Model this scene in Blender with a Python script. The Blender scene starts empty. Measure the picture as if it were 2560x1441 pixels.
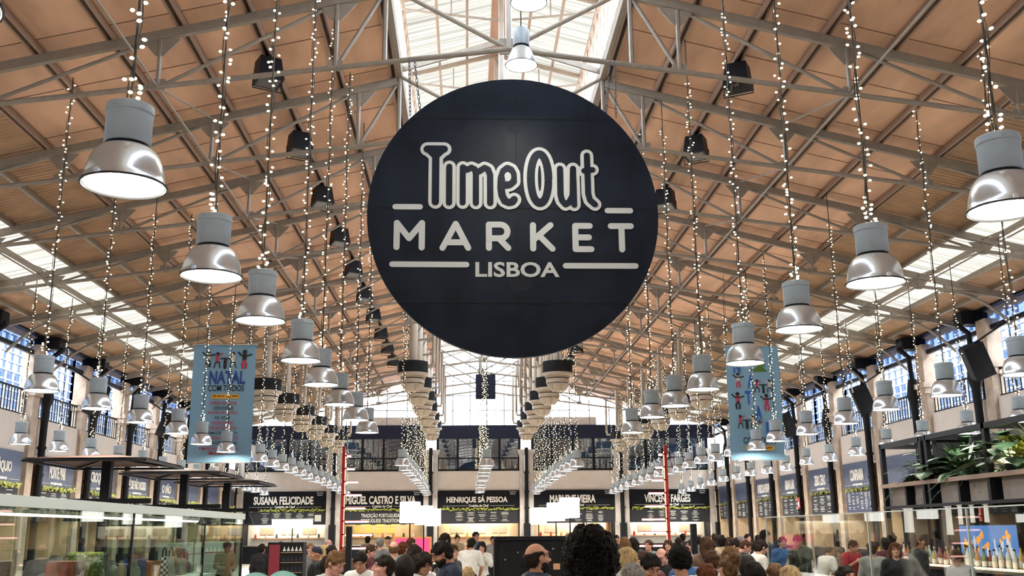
import bpy, bmesh, math, random
import numpy as np
from mathutils import Vector, Matrix, Euler
random.seed(7)
RNG = np.random.RandomState(5)
SC = bpy.context.scene
COL = SC.collection
PI = math.pi

# ---------------------------------------------------------------- camera
CAM_F = 2526.0                       # focal length in pixels of the 2560 wide frame
cd = bpy.data.cameras.new('camera')
cd.sensor_width = 36.0
cd.lens = CAM_F / 2560.0 * 36.0
cd.clip_end = 300
cam = bpy.data.objects.new('camera', cd)
cam.matrix_world = (Matrix.Translation((0, 0, 1.8)) @ Matrix.Rotation(-math.radians(2.58), 4, 'Z')
                    @ Matrix.Rotation(PI / 2 + math.radians(13.57), 4, 'X') @ Matrix.Rotation(-0.0082, 4, 'Z'))
COL.objects.link(cam)
SC.camera = cam

# ---------------------------------------------------------------- daylight, exposure
w = bpy.data.worlds.new('overcast_sky')
SC.world = w
w.use_nodes = True
bgn = w.node_tree.nodes['Background']
bgn.inputs[0].default_value = (0.80, 0.89, 1.0, 1)
bgn.inputs[1].default_value = 10.0
SC.view_settings.view_transform = 'Standard'
SC.view_settings.look = 'None'
SC.view_settings.exposure = 1.38
SC.view_settings.gamma = 1.0
SC.view_settings.use_curve_mapping = False
cy = SC.cycles
cy.max_bounces = 8
cy.diffuse_bounces = 4
cy.glossy_bounces = 3
cy.transmission_bounces = 4
cy.transparent_max_bounces = 16
cy.caustics_reflective = False
cy.caustics_refractive = False
cy.sample_clamp_indirect = 6.0
cy.use_adaptive_sampling = True
cy.adaptive_threshold = 0.02

# ---------------------------------------------------------------- helpers
class MB:
    """collects shapes; mesh() turns them into one mesh"""
    def __init__(s):
        s.v = []; s.f = []
    def add(s, vs, fs):
        o = len(s.v)
        s.v.extend([tuple(q) for q in vs])
        s.f.extend([[i + o for i in f] for f in fs])
        return s
    def box(s, c, d, m=None):
        x, y, z = d[0] / 2, d[1] / 2, d[2] / 2
        vs = [Vector((a * x, b * y, e * z)) for e in (-1, 1) for b in (-1, 1) for a in (-1, 1)]
        if m is not None: vs = [m @ q for q in vs]
        vs = [q + Vector(c) for q in vs]
        return s.add(vs, [(0, 2, 3, 1), (4, 5, 7, 6), (0, 1, 5, 4), (2, 6, 7, 3), (0, 4, 6, 2), (1, 3, 7, 5)])
    def bounds(s, x0, x1, y0, y1, z0, z1):
        return s.box(((x0 + x1) / 2, (y0 + y1) / 2, (z0 + z1) / 2), (abs(x1 - x0), abs(y1 - y0), abs(z1 - z0)))
    def beam(s, p, q, wd, ht):
        p = Vector(p); q = Vector(q); d = q - p
        m = d.to_track_quat('X', 'Z').to_matrix()
        return s.box((p + q) / 2, (d.length, wd, ht), m)
    def tube(s, pts, r, n=6, cap=True):
        pts = [Vector(p) for p in pts]; vs = []; fs = []
        for i, p in enumerate(pts):
            d = (pts[min(i + 1, len(pts) - 1)] - pts[max(i - 1, 0)])
            m = d.to_track_quat('Z', 'Y').to_matrix()
            rr = r[i] if isinstance(r, (list, tuple)) else r
            for k in range(n):
                a = 2 * PI * k / n
                vs.append(p + m @ Vector((math.cos(a) * rr, math.sin(a) * rr, 0)))
        for i in range(len(pts) - 1):
            for k in range(n):
                fs.append((i * n + k, i * n + (k + 1) % n, (i + 1) * n + (k + 1) % n, (i + 1) * n + k))
        if cap:
            fs.append(tuple(range(n))[::-1]); fs.append(tuple((len(pts) - 1) * n + k for k in range(n)))
        return s.add(vs, fs)
    def lathe(s, prof, n=24, c=(0, 0, 0)):
        vs = []; fs = []; c = Vector(c)
        for r, z in prof:
            for k in range(n):
                a = 2 * PI * k / n
                vs.append(c + Vector((math.cos(a) * r, math.sin(a) * r, z)))
        for i in range(len(prof) - 1):
            for k in range(n):
                fs.append((i * n + k, i * n + (k + 1) % n, (i + 1) * n + (k + 1) % n, (i + 1) * n + k))
        if prof[0][0] > 1e-4: fs.append(tuple(range(n))[::-1])
        if prof[-1][0] > 1e-4: fs.append(tuple((len(prof) - 1) * n + k for k in range(n)))
        return s.add(vs, fs)
    def poly(s, pts, nrm, th):
        """flat polygon pts (any plane) with thickness th along nrm"""
        n = len(pts); nv = Vector(nrm) * th
        vs = [Vector(p) for p in pts] + [Vector(p) + nv for p in pts]
        fs = [tuple(range(n))[::-1], tuple(range(n, 2 * n))]
        fs += [(i, (i + 1) % n, n + (i + 1) % n, n + i) for i in range(n)]
        return s.add(vs, fs)
    def blob(s, c, r, n=6, m=4):
        c = Vector(c); r = (r, r, r) if not isinstance(r, (list, tuple)) else r
        vs = [c + Vector((0, 0, -r[2]))]; fs = []
        for i in range(1, m):
            t = -PI / 2 + PI * i / m
            for k in range(n):
                a = 2 * PI * k / n
                vs.append(c + Vector((math.cos(t) * math.cos(a) * r[0], math.cos(t) * math.sin(a) * r[1], math.sin(t) * r[2])))
        vs.append(c + Vector((0, 0, r[2])))
        for k in range(n):
            fs.append((0, 1 + (k + 1) % n, 1 + k))
            fs.append((len(vs) - 1, len(vs) - 1 - n + k, len(vs) - 1 - n + (k + 1) % n))
        for i in range(m - 2):
            for k in range(n):
                a = 1 + i * n
                fs.append((a + k, a + (k + 1) % n, a + n + (k + 1) % n, a + n + k))
        return s.add(vs, fs)
    def mesh(s, name, mat=None, smooth=False):
        me = bpy.data.meshes.new(name)
        me.from_pydata(s.v, [], s.f)
        if mat: me.materials.append(mat)
        if smooth:
            me.polygons.foreach_set('use_smooth', [True] * len(me.polygons))
            try: me.set_sharp_from_angle(angle=math.radians(40))
            except Exception: pass
        me.update()
        return me
    def build(s, name, mat, parent=None, smooth=False, kind=None):
        o = put(name, s.mesh(name, mat, smooth), parent)
        if kind: o['kind'] = kind
        return o

def put(name, me, parent=None, loc=(0, 0, 0), rot=None, scale=None, mat=None):
    o = bpy.data.objects.new(name, me)
    COL.objects.link(o)
    o.location = loc
    if rot is not None: o.rotation_euler = rot
    if scale is not None: o.scale = scale if isinstance(scale, (tuple, list)) else (scale,) * 3
    if parent is not None: o.parent = parent
    if mat is not None and me is not None:
        o.material_slots[0].link = 'OBJECT'; o.material_slots[0].material = mat
    return o

def tag(o, label, cat, group=None, kind=None):
    o['label'] = label; o['category'] = cat
    if group: o['group'] = group
    if kind: o['kind'] = kind
    return o

def thing(name, label, cat, loc=(0, 0, 0), rz=0.0, group=None):
    o = bpy.data.objects.new(name, None); COL.objects.link(o)
    o.empty_display_size = .1
    o.location = loc; o.rotation_euler = (0, 0, rz)
    return tag(o, label, cat, group)

def struct(name, mb, mat, label=None, cat=None, smooth=False):
    o = mb.build(name, mat, None, smooth)
    o['kind'] = 'structure'
    if label: o['label'] = label
    if cat: o['category'] = cat
    return o

ORD = ['first', 'second', 'third', 'fourth', 'fifth', 'sixth', 'seventh', 'eighth', 'ninth', 'tenth', 'eleventh',
       'twelfth', 'thirteenth', 'fourteenth', 'fifteenth', 'sixteenth', 'seventeenth', 'eighteenth', 'nineteenth',
       'twentieth', 'twenty-first', 'twenty-second', 'twenty-third', 'twenty-fourth', 'twenty-fifth', 'twenty-sixth']

# ---------------------------------------------------------------- materials
def new_mat(name):
    m = bpy.data.materials.new(name); m.use_nodes = True
    nt = m.node_tree
    return m, nt, nt.nodes['Principled BSDF']

def mat(name, col, rough=.6, metal=0., var=.0, scale=4., bump=0., spec=None, stretch=None):
    m, nt, b = new_mat(name)
    b.inputs['Base Color'].default_value = (*col, 1)
    b.inputs['Roughness'].default_value = rough
    b.inputs['Metallic'].default_value = metal
    if spec is not None: b.inputs['Specular IOR Level'].default_value = spec
    if var or bump:
        tc = nt.nodes.new('ShaderNodeTexCoord'); mp = nt.nodes.new('ShaderNodeMapping')
        if stretch: mp.inputs['Scale'].default_value = stretch
        nz = nt.nodes.new('ShaderNodeTexNoise'); nz.inputs['Scale'].default_value = scale; nz.inputs['Detail'].default_value = 5
        nt.links.new(tc.outputs['Object'], mp.inputs['Vector']); nt.links.new(mp.outputs['Vector'], nz.inputs['Vector'])
        if var:
            mx = nt.nodes.new('ShaderNodeMix'); mx.data_type = 'RGBA'
            mx.inputs[6].default_value = (*[max(0, c * (1 - var)) for c in col], 1)
            mx.inputs[7].default_value = (*[min(1, c * (1 + var)) for c in col], 1)
            rp = nt.nodes.new('ShaderNodeMapRange'); rp.inputs[1].default_value = .3; rp.inputs[2].default_value = .7
            nt.links.new(nz.outputs[0], rp.inputs[0]); nt.links.new(rp.outputs[0], mx.inputs[0])
            nt.links.new(mx.outputs[2], b.inputs['Base Color'])
        if bump:
            bp = nt.nodes.new('ShaderNodeBump'); bp.inputs['Strength'].default_value = bump; bp.inputs['Distance'].default_value = .02
            nt.links.new(nz.outputs[0], bp.inputs['Height']); nt.links.new(bp.outputs[0], b.inputs['Normal'])
    return m

def emit(name, col, strength, sample=True):
    m = bpy.data.materials.new(name); m.use_nodes = True
    nt = m.node_tree; nt.nodes.clear()
    e = nt.nodes.new('ShaderNodeEmission'); o = nt.nodes.new('ShaderNodeOutputMaterial')
    e.inputs[0].default_value = (*col, 1); e.inputs[1].default_value = strength
    nt.links.new(e.outputs[0], o.inputs[0])
    if not sample: m.cycles.emission_sampling = 'NONE'
    return m

def glass(name, tint=(1, 1, 1), gloss=.1, rough=.0):
    m = bpy.data.materials.new(name); m.use_nodes = True
    nt = m.node_tree; nt.nodes.clear()
    o = nt.nodes.new('ShaderNodeOutputMaterial'); mx = nt.nodes.new('ShaderNodeMixShader')
    t = nt.nodes.new('ShaderNodeBsdfTransparent'); g = nt.nodes.new('ShaderNodeBsdfGlossy')
    t.inputs[0].default_value = (*tint, 1); g.inputs['Roughness'].default_value = rough
    fr = nt.nodes.new('ShaderNodeLayerWeight'); fr.inputs[0].default_value = .35
    mr = nt.nodes.new('ShaderNodeMapRange'); mr.inputs[3].default_value = gloss; mr.inputs[4].default_value = min(1, gloss * 3 + .15)
    nt.links.new(fr.outputs['Facing'], mr.inputs[0]); nt.links.new(mr.outputs[0], mx.inputs[0])
    nt.links.new(t.outputs[0], mx.inputs[1]); nt.links.new(g.outputs[0], mx.inputs[2]); nt.links.new(mx.outputs[0], o.inputs[0])
    return m

def sheet(name, col, trans, rib=.0):
    """translucent roofing sheet that lets daylight through"""
    m = bpy.data.materials.new(name); m.use_nodes = True
    nt = m.node_tree; nt.nodes.clear()
    o = nt.nodes.new('ShaderNodeOutputMaterial'); mx = nt.nodes.new('ShaderNodeMixShader')
    t = nt.nodes.new('ShaderNodeBsdfTranslucent'); d = nt.nodes.new('ShaderNodeBsdfDiffuse')
    tc = nt.nodes.new('ShaderNodeTexCoord'); mp = nt.nodes.new('ShaderNodeMapping'); mp.inputs['Scale'].default_value = (.12, 9, .12)
    nz = nt.nodes.new('ShaderNodeTexNoise'); nz.inputs['Scale'].default_value = 1.2; nz.inputs['Detail'].default_value = 4
    cr = nt.nodes.new('ShaderNodeMix'); cr.data_type = 'RGBA'
    cr.inputs[6].default_value = (*[c * .50 for c in col], 1); cr.inputs[7].default_value = (*col, 1)
    rp = nt.nodes.new('ShaderNodeMapRange'); rp.inputs[1].default_value = .35; rp.inputs[2].default_value = .6
    nt.links.new(tc.outputs['Object'], mp.inputs['Vector']); nt.links.new(mp.outputs['Vector'], nz.inputs['Vector'])
    nt.links.new(nz.outputs[0], rp.inputs[0]); nt.links.new(rp.outputs[0], cr.inputs[0])
    nt.links.new(cr.outputs[2], t.inputs[0]); nt.links.new(cr.outputs[2], d.inputs[0])
    mx.inputs[0].default_value = trans
    nt.links.new(d.outputs[0], mx.inputs[1]); nt.links.new(t.outputs[0], mx.inputs[2]); nt.links.new(mx.outputs[0], o.inputs[0])
    return m

M = dict(
    board=mat('roof_boards', (.64, .395, .265), .8, var=.25, scale=1.6, stretch=(1, .25, 1)),
    corr=mat('brown_corrugated', (.40, .25, .14), .6, var=.15, scale=2),
    purlin=mat('purlin_steel', (.30, .20, .145), .6),
    darkseam=mat('dark_seam', (.07, .035, .025), .8),
    seam=mat('board_seam', (.20, .12, .085), .8),
    steel=mat('beige_painted_steel', (.25, .21, .165), .5, var=.12, scale=6),
    sheet=sheet('translucent_sheet', (.098, .087, .070), .62),
    strip_sheet=sheet('translucent_eaves_sheet', (.140, .122, .096), .62),
    wall=mat('cream_plaster', (.62, .55, .49), .8, var=.05, scale=2),
    stone=mat('warm_stone', (.42, .33, .255), .8, var=.22, scale=3, bump=.3),
    stonepale=mat('pale_stone', (.50, .46, .42), .8, var=.15, scale=3),
    black=mat('black_iron', (.010, .010, .012), .5, spec=.15),
    blackm=mat('matt_black', (.013, .013, .014), .7, var=.3, scale=5, spec=.15),
    darkband=mat('dark_blue_band', (.012, .016, .034), .5, spec=.2),
    navy=mat('navy_board', (.035, .052, .115), .32, var=.15, scale=1.5),
    blackboard=mat('black_board', (.010, .011, .014), .6, var=.2, scale=3, spec=.1),
    menu=mat('menu_board', (.034, .034, .040), .6, spec=.15),
    letter=mat('cream_letters', (.80, .77, .70), .5),
    script=mat('script_letters', (.62, .62, .55), .5),
    floor=mat('pale_stone_floor', (.46, .42, .375), .45, var=.1, scale=2),
    housing=mat('grey_lamp_housing', (.37, .43, .46), .4, metal=.05, var=.07, scale=8),
    alu=mat('spun_aluminium', (.66, .68, .69), .22, metal=.6, var=.06, scale=3),
    rim=mat('black_rubber_rim', (.012, .012, .012), .5),
    lens=emit('lit_lens', (1.0, .96, .86), 44.0),
    bulb=emit('fairy_bulb', (1.0, .80, .42), 3.2, False),
    bulb2=emit('fairy_bulb_white', (1.0, .90, .64), 4.0, False),
    wire=mat('dark_wire', (.025, .022, .018), .6),
    cable=mat('grey_cable', (.10, .10, .11), .5),
    sign=mat('sign_black', (.011, .015, .024), .45, var=.35, scale=1.3, bump=.08, spec=.12),
    signw=mat('sign_white', (.50, .52, .51), .6),
    pane=glass('clear_pane', (.95, .97, 1), .04),
    bluepane=glass('blue_tinted_pane', (.50, .58, .74), .04),
    sidepane=glass('grey_tinted_pane', (.140, .170, .215), .04),
    darkpane=glass('dark_pane', (.10, .14, .18), .35),
    mull=mat('grey_mullion', (.23, .24, .28), .6),
    cream=mat('cream_metal', (.42, .35, .27), .45),
    warmwall=mat('warm_stall_wall', (.75, .57, .36), .7, var=.1, scale=2),
    whitewall=mat('white_stall_wall', (.82, .80, .74), .6),
    steelc=mat('stainless', (.55, .55, .54), .25, metal=1.0),
    strip=emit('strip_light', (1.0, .80, .52), 6.0),
    stripw=emit('strip_light_white', (1.0, .90, .70), 14.0),
    shade=emit('lit_paper_shade', (1.0, .97, .90), 1.6),
    leaf=mat('leaf_green', (.07, .17, .03), .5, var=.5, scale=9),
    leafd=mat('leaf_dark', (.018, .055, .016), .5, var=.4, scale=6),
    leafy=mat('leaf_yellow', (.35, .38, .06), .5, var=.4, scale=6),  # yellow of the lamps put into the leaf colour; flowering plant shares it
    redpaint=mat('red_paint', (.40, .01, .015), .4),
    neon=emit('red_neon', (1.0, .25, .16), 1.6),
    wood=mat('orange_wood', (.42, .17, .05), .5, var=.2, scale=3, stretch=(6, 1, 1)),
    canopy=mat('brown_canopy', (.085, .042, .025), .8, var=.15, scale=5),
    kglass=glass('green_glass', (.72, .80, .75), .05),
    cglass=glass('bar_glass', (.95, .97, .95), .03),
    railm=mat('grey_green_metal', (.36, .40, .37), .4, metal=.3),
)
# ---------------------------------------------------------------- text and flat lettering
def text_mesh(s, width, height, bold=.0, ext=.006, matl=None, name='lettering'):
    """flat letters in the x/z plane facing -y, centred, fitted to width x height"""
    cu = bpy.data.curves.new('t', 'FONT'); cu.body = s; cu.size = 1; cu.offset = bold; cu.resolution_u = 3
    cu.align_x = 'CENTER'
    ob = bpy.data.objects.new('t', cu); COL.objects.link(ob)
    dg = bpy.context.evaluated_depsgraph_get()
    me = bpy.data.meshes.new_from_object(ob.evaluated_get(dg))
    bpy.data.objects.remove(ob); bpy.data.curves.remove(cu)
    me.materials.clear()
    n = len(me.vertices)
    co = np.empty(n * 3, 'f'); me.vertices.foreach_get('co', co); co = co.reshape(-1, 3)
    lo, hi = co.min(0), co.max(0)
    k = (co - (lo + hi) / 2) / np.maximum(hi - lo, 1e-6)
    out = np.zeros_like(co); out[:, 0] = k[:, 0] * width; out[:, 2] = k[:, 1] * height; out[:, 1] = 0
    fs = [tuple(p.vertices) for p in me.polygons]
    bpy.data.meshes.remove(me)
    m2 = bpy.data.meshes.new(name)
    m2.from_pydata([tuple(map(float, q)) for q in out], [], fs)
    # letters have a real thickness
    bm = bmesh.new(); bm.from_mesh(m2)
    r = bmesh.ops.extrude_face_region(bm, geom=bm.faces[:])
    bmesh.ops.translate(bm, vec=(0, -ext, 0), verts=[e for e in r['geom'] if isinstance(e, bmesh.types.BMVert)])
    bmesh.ops.recalc_face_normals(bm, faces=bm.faces[:])
    bm.to_mesh(m2); bm.free()
    if matl: m2.materials.append(matl)
    return m2

class Flat:
    """rounded strokes on a board in the x/z plane, facing -y; each piece sits a hair in front of the last"""
    def __init__(s, th=.012):
        s.mb = MB(); s.n = 0; s.th = th
    def _d(s):
        s.n += 1
        return -s.n * .00015
    def disc(s, x, z, rx, rz=None, n=20):
        rz = rz or rx; d = s._d()
        pts = [(x + math.cos(2 * PI * k / n) * rx, d, z + math.sin(2 * PI * k / n) * rz) for k in range(n)]
        s.mb.poly(pts, (0, -1, 0), s.th)
    def poly(s, pts):
        d = s._d(); s.mb.poly([(x, d, z) for x, z in pts], (0, -1, 0), s.th)
    def stroke(s, pts, r, caps=True):
        for (x0, z0), (x1, z1) in zip(pts[:-1], pts[1:]):
            dx, dz = x1 - x0, z1 - z0; L = math.hypot(dx, dz) or 1e-6
            nx, nz = -dz / L * r, dx / L * r
            s.poly([(x0 + nx, z0 + nz), (x1 + nx, z1 + nz), (x1 - nx, z1 - nz), (x0 - nx, z0 - nz)])
        for i, (x, z) in enumerate(pts):
            if caps or 0 < i < len(pts) - 1: s.disc(x, z, r, n=14)
    def rect(s, x0, x1, z0, z1): s.poly([(x0, z0), (x1, z0), (x1, z1), (x0, z1)])

# ---------------------------------------------------------------- the hall
XC, HW = .72, 15.12                      # hall centre line and half width
XL, XR = XC - HW, XC + HW
Y0, YB = -10.0, 65.25                    # wall behind the camera, far wall
def zroof(u): return 11.5 - .24 * (abs(u) - 2.2)
BAY = 6.05
SIDE = [30.3 + 4.4 * k for k in range(8)]           # iron columns along both side walls
SIDE_ALL = [30.3 + 4.4 * k for k in range(-9, 8)]

struct('floor', MB().bounds(XL - 4, XR + 4, Y0, YB + 4, -.2, 0), M['floor'])

def slope_sheet(sgn, u0, u1, mtl, name, wave=0., pitch=.15, off=0., th=.05):
    m = MB()
    if wave:
        ys = np.arange(Y0, YB + .3, pitch / 4)
        for i, y in enumerate(ys):
            z = wave * (-1, -1, 1, 1)[i % 4]
            m.v.append((XC + sgn * u0, float(y), zroof(u0) + z + off)); m.v.append((XC + sgn * u1, float(y), zroof(u1) + z + off))
        for i in range(len(ys) - 1):
            m.f.append((2 * i, 2 * i + 1, 2 * i + 3, 2 * i + 2))
    else:
        m.poly([(XC + sgn * u0, Y0, zroof(u0) + off), (XC + sgn * u1, Y0, zroof(u1) + off), (XC + sgn * u1, YB + .3, zroof(u1) + off), (XC + sgn * u0, YB + .3, zroof(u0) + off)], (0, 0, 1), th)
    return struct(name, m, mtl)

for sgn in (-1, 1):
    slope_sheet(sgn, 2.2, 9.6, M['board'], 'ceiling')
    slope_sheet(sgn, 9.6, 11.75, M['corr'], 'ceiling', .022)
    slope_sheet(sgn, 11.7, 13.55, M['strip_sheet'], 'ceiling', .022, off=.03)
    slope_sheet(sgn, 13.5, 15.6, M['corr'], 'ceiling', .022)
    # seams between the roof boards
    m = MB(); y = Y0
    while y < YB:
        m.beam((XC + sgn * 2.3, y, zroof(2.3) - .004), (XC + sgn * 9.6, y, zroof(9.6) - .004), .014, .012); y += 1.87
    struct('ceiling_seam', m, M['seam'])
    # purlins: pairs of channels
    for k, u in enumerate((2.32, 3.42, 4.6, 5.78, 6.98, 8.2, 9.5, 10.7, 11.75, 12.6, 13.5, 14.4)):
        m = MB(); z = zroof(u)
        pair = u < 9.6
        for du in ((-.06, .06) if pair else (0,)):
            m.bounds(XC + sgn * u + du - (.022 if pair else .05), XC + sgn * u + du + (.022 if pair else .05), Y0, YB, z - .13, z - .01)
        struct('roof_purlin', m, M['purlin'] if pair else M['steel'])
        if pair:
            struct('roof_purlin', MB().bounds(XC + sgn * u - .04, XC + sgn * u + .04, Y0, YB, z - .05, z - .012), M['darkseam'])

# lantern over the ridge
ZL, ZE, ZR = 11.5, 13.3, 14.0
for sgn in (-1, 1):
    m = MB(); x = XC + sgn * 2.2
    m.bounds(x - .06, x + .06, Y0, YB, ZL - .15, ZL + .12); m.bounds(x - .05, x + .05, Y0, YB, ZE - .1, ZE)
    y = Y0
    while y < YB:
        m.bounds(x - .03, x + .03, y - .02, y + .02, ZL, ZE)
        m.beam((x, y, ZL + .1), (x, y + .625, ZE - .1), .02, .03); m.beam((x, y + .625, ZL + .1), (x, y, ZE - .1), .02, .03); y += .625
    struct('trim_lantern', m, M['steel'])
    struct('window_lantern', MB().bounds(x - .01 + sgn * .05, x + .01 + sgn * .05, Y0, YB, ZL + .1, ZE - .1), M['pane'])
    ys = np.arange(Y0, YB + .3, .05); m = MB()
    for i, y in enumerate(ys):
        z = .02 * (0, 1, 0, -1)[i % 4]
        m.v.append((XC, float(y), ZR + z)); m.v.append((XC + sgn * 2.5, float(y), ZE + .02 + z))
    m.f = [(2 * i, 2 * i + 1, 2 * i + 3, 2 * i + 2) for i in range(len(ys) - 1)]
    struct('ceiling_lantern', m, M['sheet'], smooth=True)
    for u in (.75, 1.45):
        z = ZR - (ZR - ZE) * u / 2.5
        struct('roof_purlin', MB().bounds(XC + sgn * u - .03, XC + sgn * u + .03, Y0, YB, z - .12, z - .03), M['steel'])
struct('trim_ridge', MB().bounds(XC - .17, XC + .05, Y0, YB, ZR - .22, ZR - .03).bounds(XC + .09, XC + .17, Y0, YB, ZR - .5, ZR - .42), M['purlin'])

# trusses
def zchord(u): return 10.17 - .13 * abs(u)
NODES = (3.06, 6.12, 9.18, 12.24)
TY = [16.5 + 3.74 * k for k in range(13)]
def truss():
    m = MB()
    for s in (-1, 1):
        X = lambda u: XC + s * u
        m.beam((X(2.25), 0, zroof(2.25) - .22), (X(15.05), 0, zroof(15.05) - .2), .1, .17)
        m.tube([(X(0), 0, zchord(0)), (X(15.0), 0, zchord(15.0))], .05, 8)
        prev = 2.25
        for u in NODES:
            m.tube([(X(u), 0, zchord(u)), (X(u), 0, zroof(u) - .2)], .042, 6)
            m.tube([(X(u), .03, zchord(u)), (X(prev), .03, zroof(prev) - .25)], .034, 6)
            m.box((X(u), 0, zchord(u) + .04), (.26, .03, .2))
            m.poly([(X(u) - .35, -.02, zroof(u) - .28), (X(u) + .35, -.02, zroof(u) - .28), (X(u) + .08, -.02, zroof(u) - .6), (X(u) - .08, -.02, zroof(u) - .6)], (0, 1, 0), .03)
            prev = u
        m.tube([(X(0), 0, zchord(0)), (X(2.2), 0, ZL - .1)], .04, 6)
        m.tube([(X(2.2), 0, ZL), (X(2.2), 0, zchord(2.2))], .045, 6)
        # lantern frame
        m.beam((X(2.3), 0, ZE - .12), (X(0), 0, ZR - .2), .07, .1)
        m.tube([(X(2.2), 0, ZE - .3), (X(0), 0, ZE - .55)], .025, 6)
        m.tube([(X(1.1), 0, ZE - .42), (X(1.1), 0, ZE + .1)], .02, 5)
        m.beam((X(2.2), 0, ZL + .05), (X(0), 0, ZL + .75), .06, .12)
        # curved bracket to the wall column
        pts = [(X(13.0 + 2.0 * t), 0, zchord(13.0) - .05 - 1.1 * t * t) for t in (0, .25, .5, .75, 1)]
        m.tube(pts, .045, 6)
        m.tube([(X(13.0), 0, zchord(13.0)), (X(13.0), 0, zroof(13.0) - .15)], .045, 6)
    m.tube([(XC, 0, zchord(0)), (XC, 0, ZR - .3)], .06, 8)
    m.box((XC, 0, zchord(0) + .05), (.34, .04, .3))
    return m
tm = truss().mesh('roof_truss', M['steel'])
for y in [16.5 - 3.74 * k for k in (3, 2, 1)] + TY:
    o = put('roof_truss', tm, None, (0, y, 0)); o['kind'] = 'structure'
# long bracing rods between trusses, running with the hall
for s in (-1, 1):
    for u in (6.12, 12.24):
        m = MB(); m.tube([(XC + s * u, 9, zchord(u)), (XC + s * u, YB, zchord(u))], .022, 5)
        for i, y in enumerate(TY[:-1]):
            m.tube([(XC + s * u, y, zchord(u)), (XC + s * u, y + 3.74, zroof(u) - .2)], .02, 5)
        struct('roof_brace', m, M['steel'])

# ---- side walls: stalls below, cream band, gallery windows above
struct('wall_back', MB().bounds(XL - 4, XR + 4, Y0 - .3, Y0, 0, 14.2), M['wall'])
for sgn, X, side in ((-1, XL, 'left'), (1, XR, 'right')):
    # X is the inner face; outward is sgn
    struct('wall_' + side, MB().bounds(X, X + sgn * .25, Y0, YB, 4.44, 5.62), M['wall'])
    struct('wall_' + side, MB().bounds(X + sgn * 2.4, X + sgn * 2.6, Y0, YB + 3, 0, 6.0).bounds(X + sgn * 2.4, X + sgn * 2.6, Y0, YB + 3, 9.2, 9.5), M['warmwall'])
    struct('trim_gallery_' + side, MB().bounds(X + sgn * .05, X + sgn * 2.5, Y0, YB, 5.5, 5.6).bounds(X + sgn * .02, X + sgn * 2.45, Y0, YB, 4.3, 4.43), M['wall'])
    struct('trim_header_' + side, MB().bounds(X, X + sgn * .12, Y0, YB, 7.66, 7.8).bounds(X - sgn * .05, X + sgn * .2, Y0, YB, 8.34, 8.46), M['black'])
    # the outer gallery windows, one per bay
    ys = [-7.1 + 4.4 * k for k in range(17)]
    ys = [y for y in SIDE_ALL] + [YB]
    for i in range(len(ys) - 1):
        a, b = ys[i], ys[i + 1]
        w0 = struct('window_%d' % (i + 1), MB().bounds(X + sgn * 2.44, X + sgn * 2.46, a, b, 6.0, 9.2), M['sidepane'])
        m = MB(); n = 7
        for k in range(n + 1):
            y = a + (b - a) * k / n; t = .035 if k % n else .09
            m.bounds(X + sgn * 2.36, X + sgn * 2.42, y - t, y + t, 5.6, 9.2)
        for k in range(10):
            z = 6.0 + .34 * k; m.bounds(X + sgn * 2.37, X + sgn * 2.41, a, b, z - .022, z + .022)
        f = m.build('frame', M['mull'], w0); f['label'] = 'grey glazing bars'
        # upper glass under the eaves
        w1 = struct('window_%d' % (i + 101), MB().bounds(X + sgn * .04, X + sgn * .06, a + .1, b - .1, 7.8, 8.4), M['bluepane'])
        MB().bounds(X + sgn * .02, X + sgn * .08, a - .05, a + .05, 7.8, 8.4).build('frame', M['black'], w1)
    # railing per bay
    for i in range(len(ys) - 1):
        a, b = ys[i] + .2, ys[i + 1] - .2
        if b < 22: continue
        r = struct('trim_railing_%s' % side, MB().bounds(X + sgn * .08, X + sgn * .13, a, b, 6.42, 6.48).bounds(X + sgn * .08, X + sgn * .13, a, b, 5.64, 5.68), M['black'])
        m = MB(); y = a
        while y < b:
            m.bounds(X + sgn * .09, X + sgn * .12, y - .012, y + .012, 5.66, 6.44); y += .22
        m.build('baluster', M['black'], r)['kind'] = 'stuff'
    # stone pilaster + black iron column at each bay
    for i, y in enumerate(SIDE_ALL):
        if y < 20: continue
        m = MB()
        m.bounds(X - sgn * .12, X + sgn * .3, y - .85, y - .35, 0, 6.3)
        m.bounds(X - sgn * .2, X + sgn * .3, y - .93, y - .27, 6.3, 6.5).bounds(X - sgn * .26, X + sgn * .3, y - .98, y - .22, 6.5, 6.68)
        m.bounds(X - sgn * .16, X + sgn * .3, y - .88, y - .32, 6.68, 8.0)
        struct('column_stone_' + side, m, M['stone'])
        m = MB()
        m.tube([(X - sgn * .2, y, 0), (X - sgn * .2, y, 5.4)], .12, 10)
        for z in (.9, 2.6, 3.7, 4.6): m.tube([(X - sgn * .2, y, z), (X - sgn * .2, y, z + .09)], .155, 10)
        m.tube([(X - sgn * .2, y, 5.4), (X - sgn * .2, y, 6.0), (X - sgn * .2, y, 6.3), (X - sgn * .2, y, 6.9)], [.12, .15, .24, .15], 10)
        m.tube([(X - sgn * .2, y, 6.9), (X - sgn * .25, y, 7.7), (X - sgn * .5, y, 7.9), (X - sgn * .6, y, 8.0)], .09, 8)
        m.bounds(X - sgn * .55, X + sgn * .3, y - .25, y + .25, 7.95, 8.36)
        struct('column_iron_' + side, m, M['black'])

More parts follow.
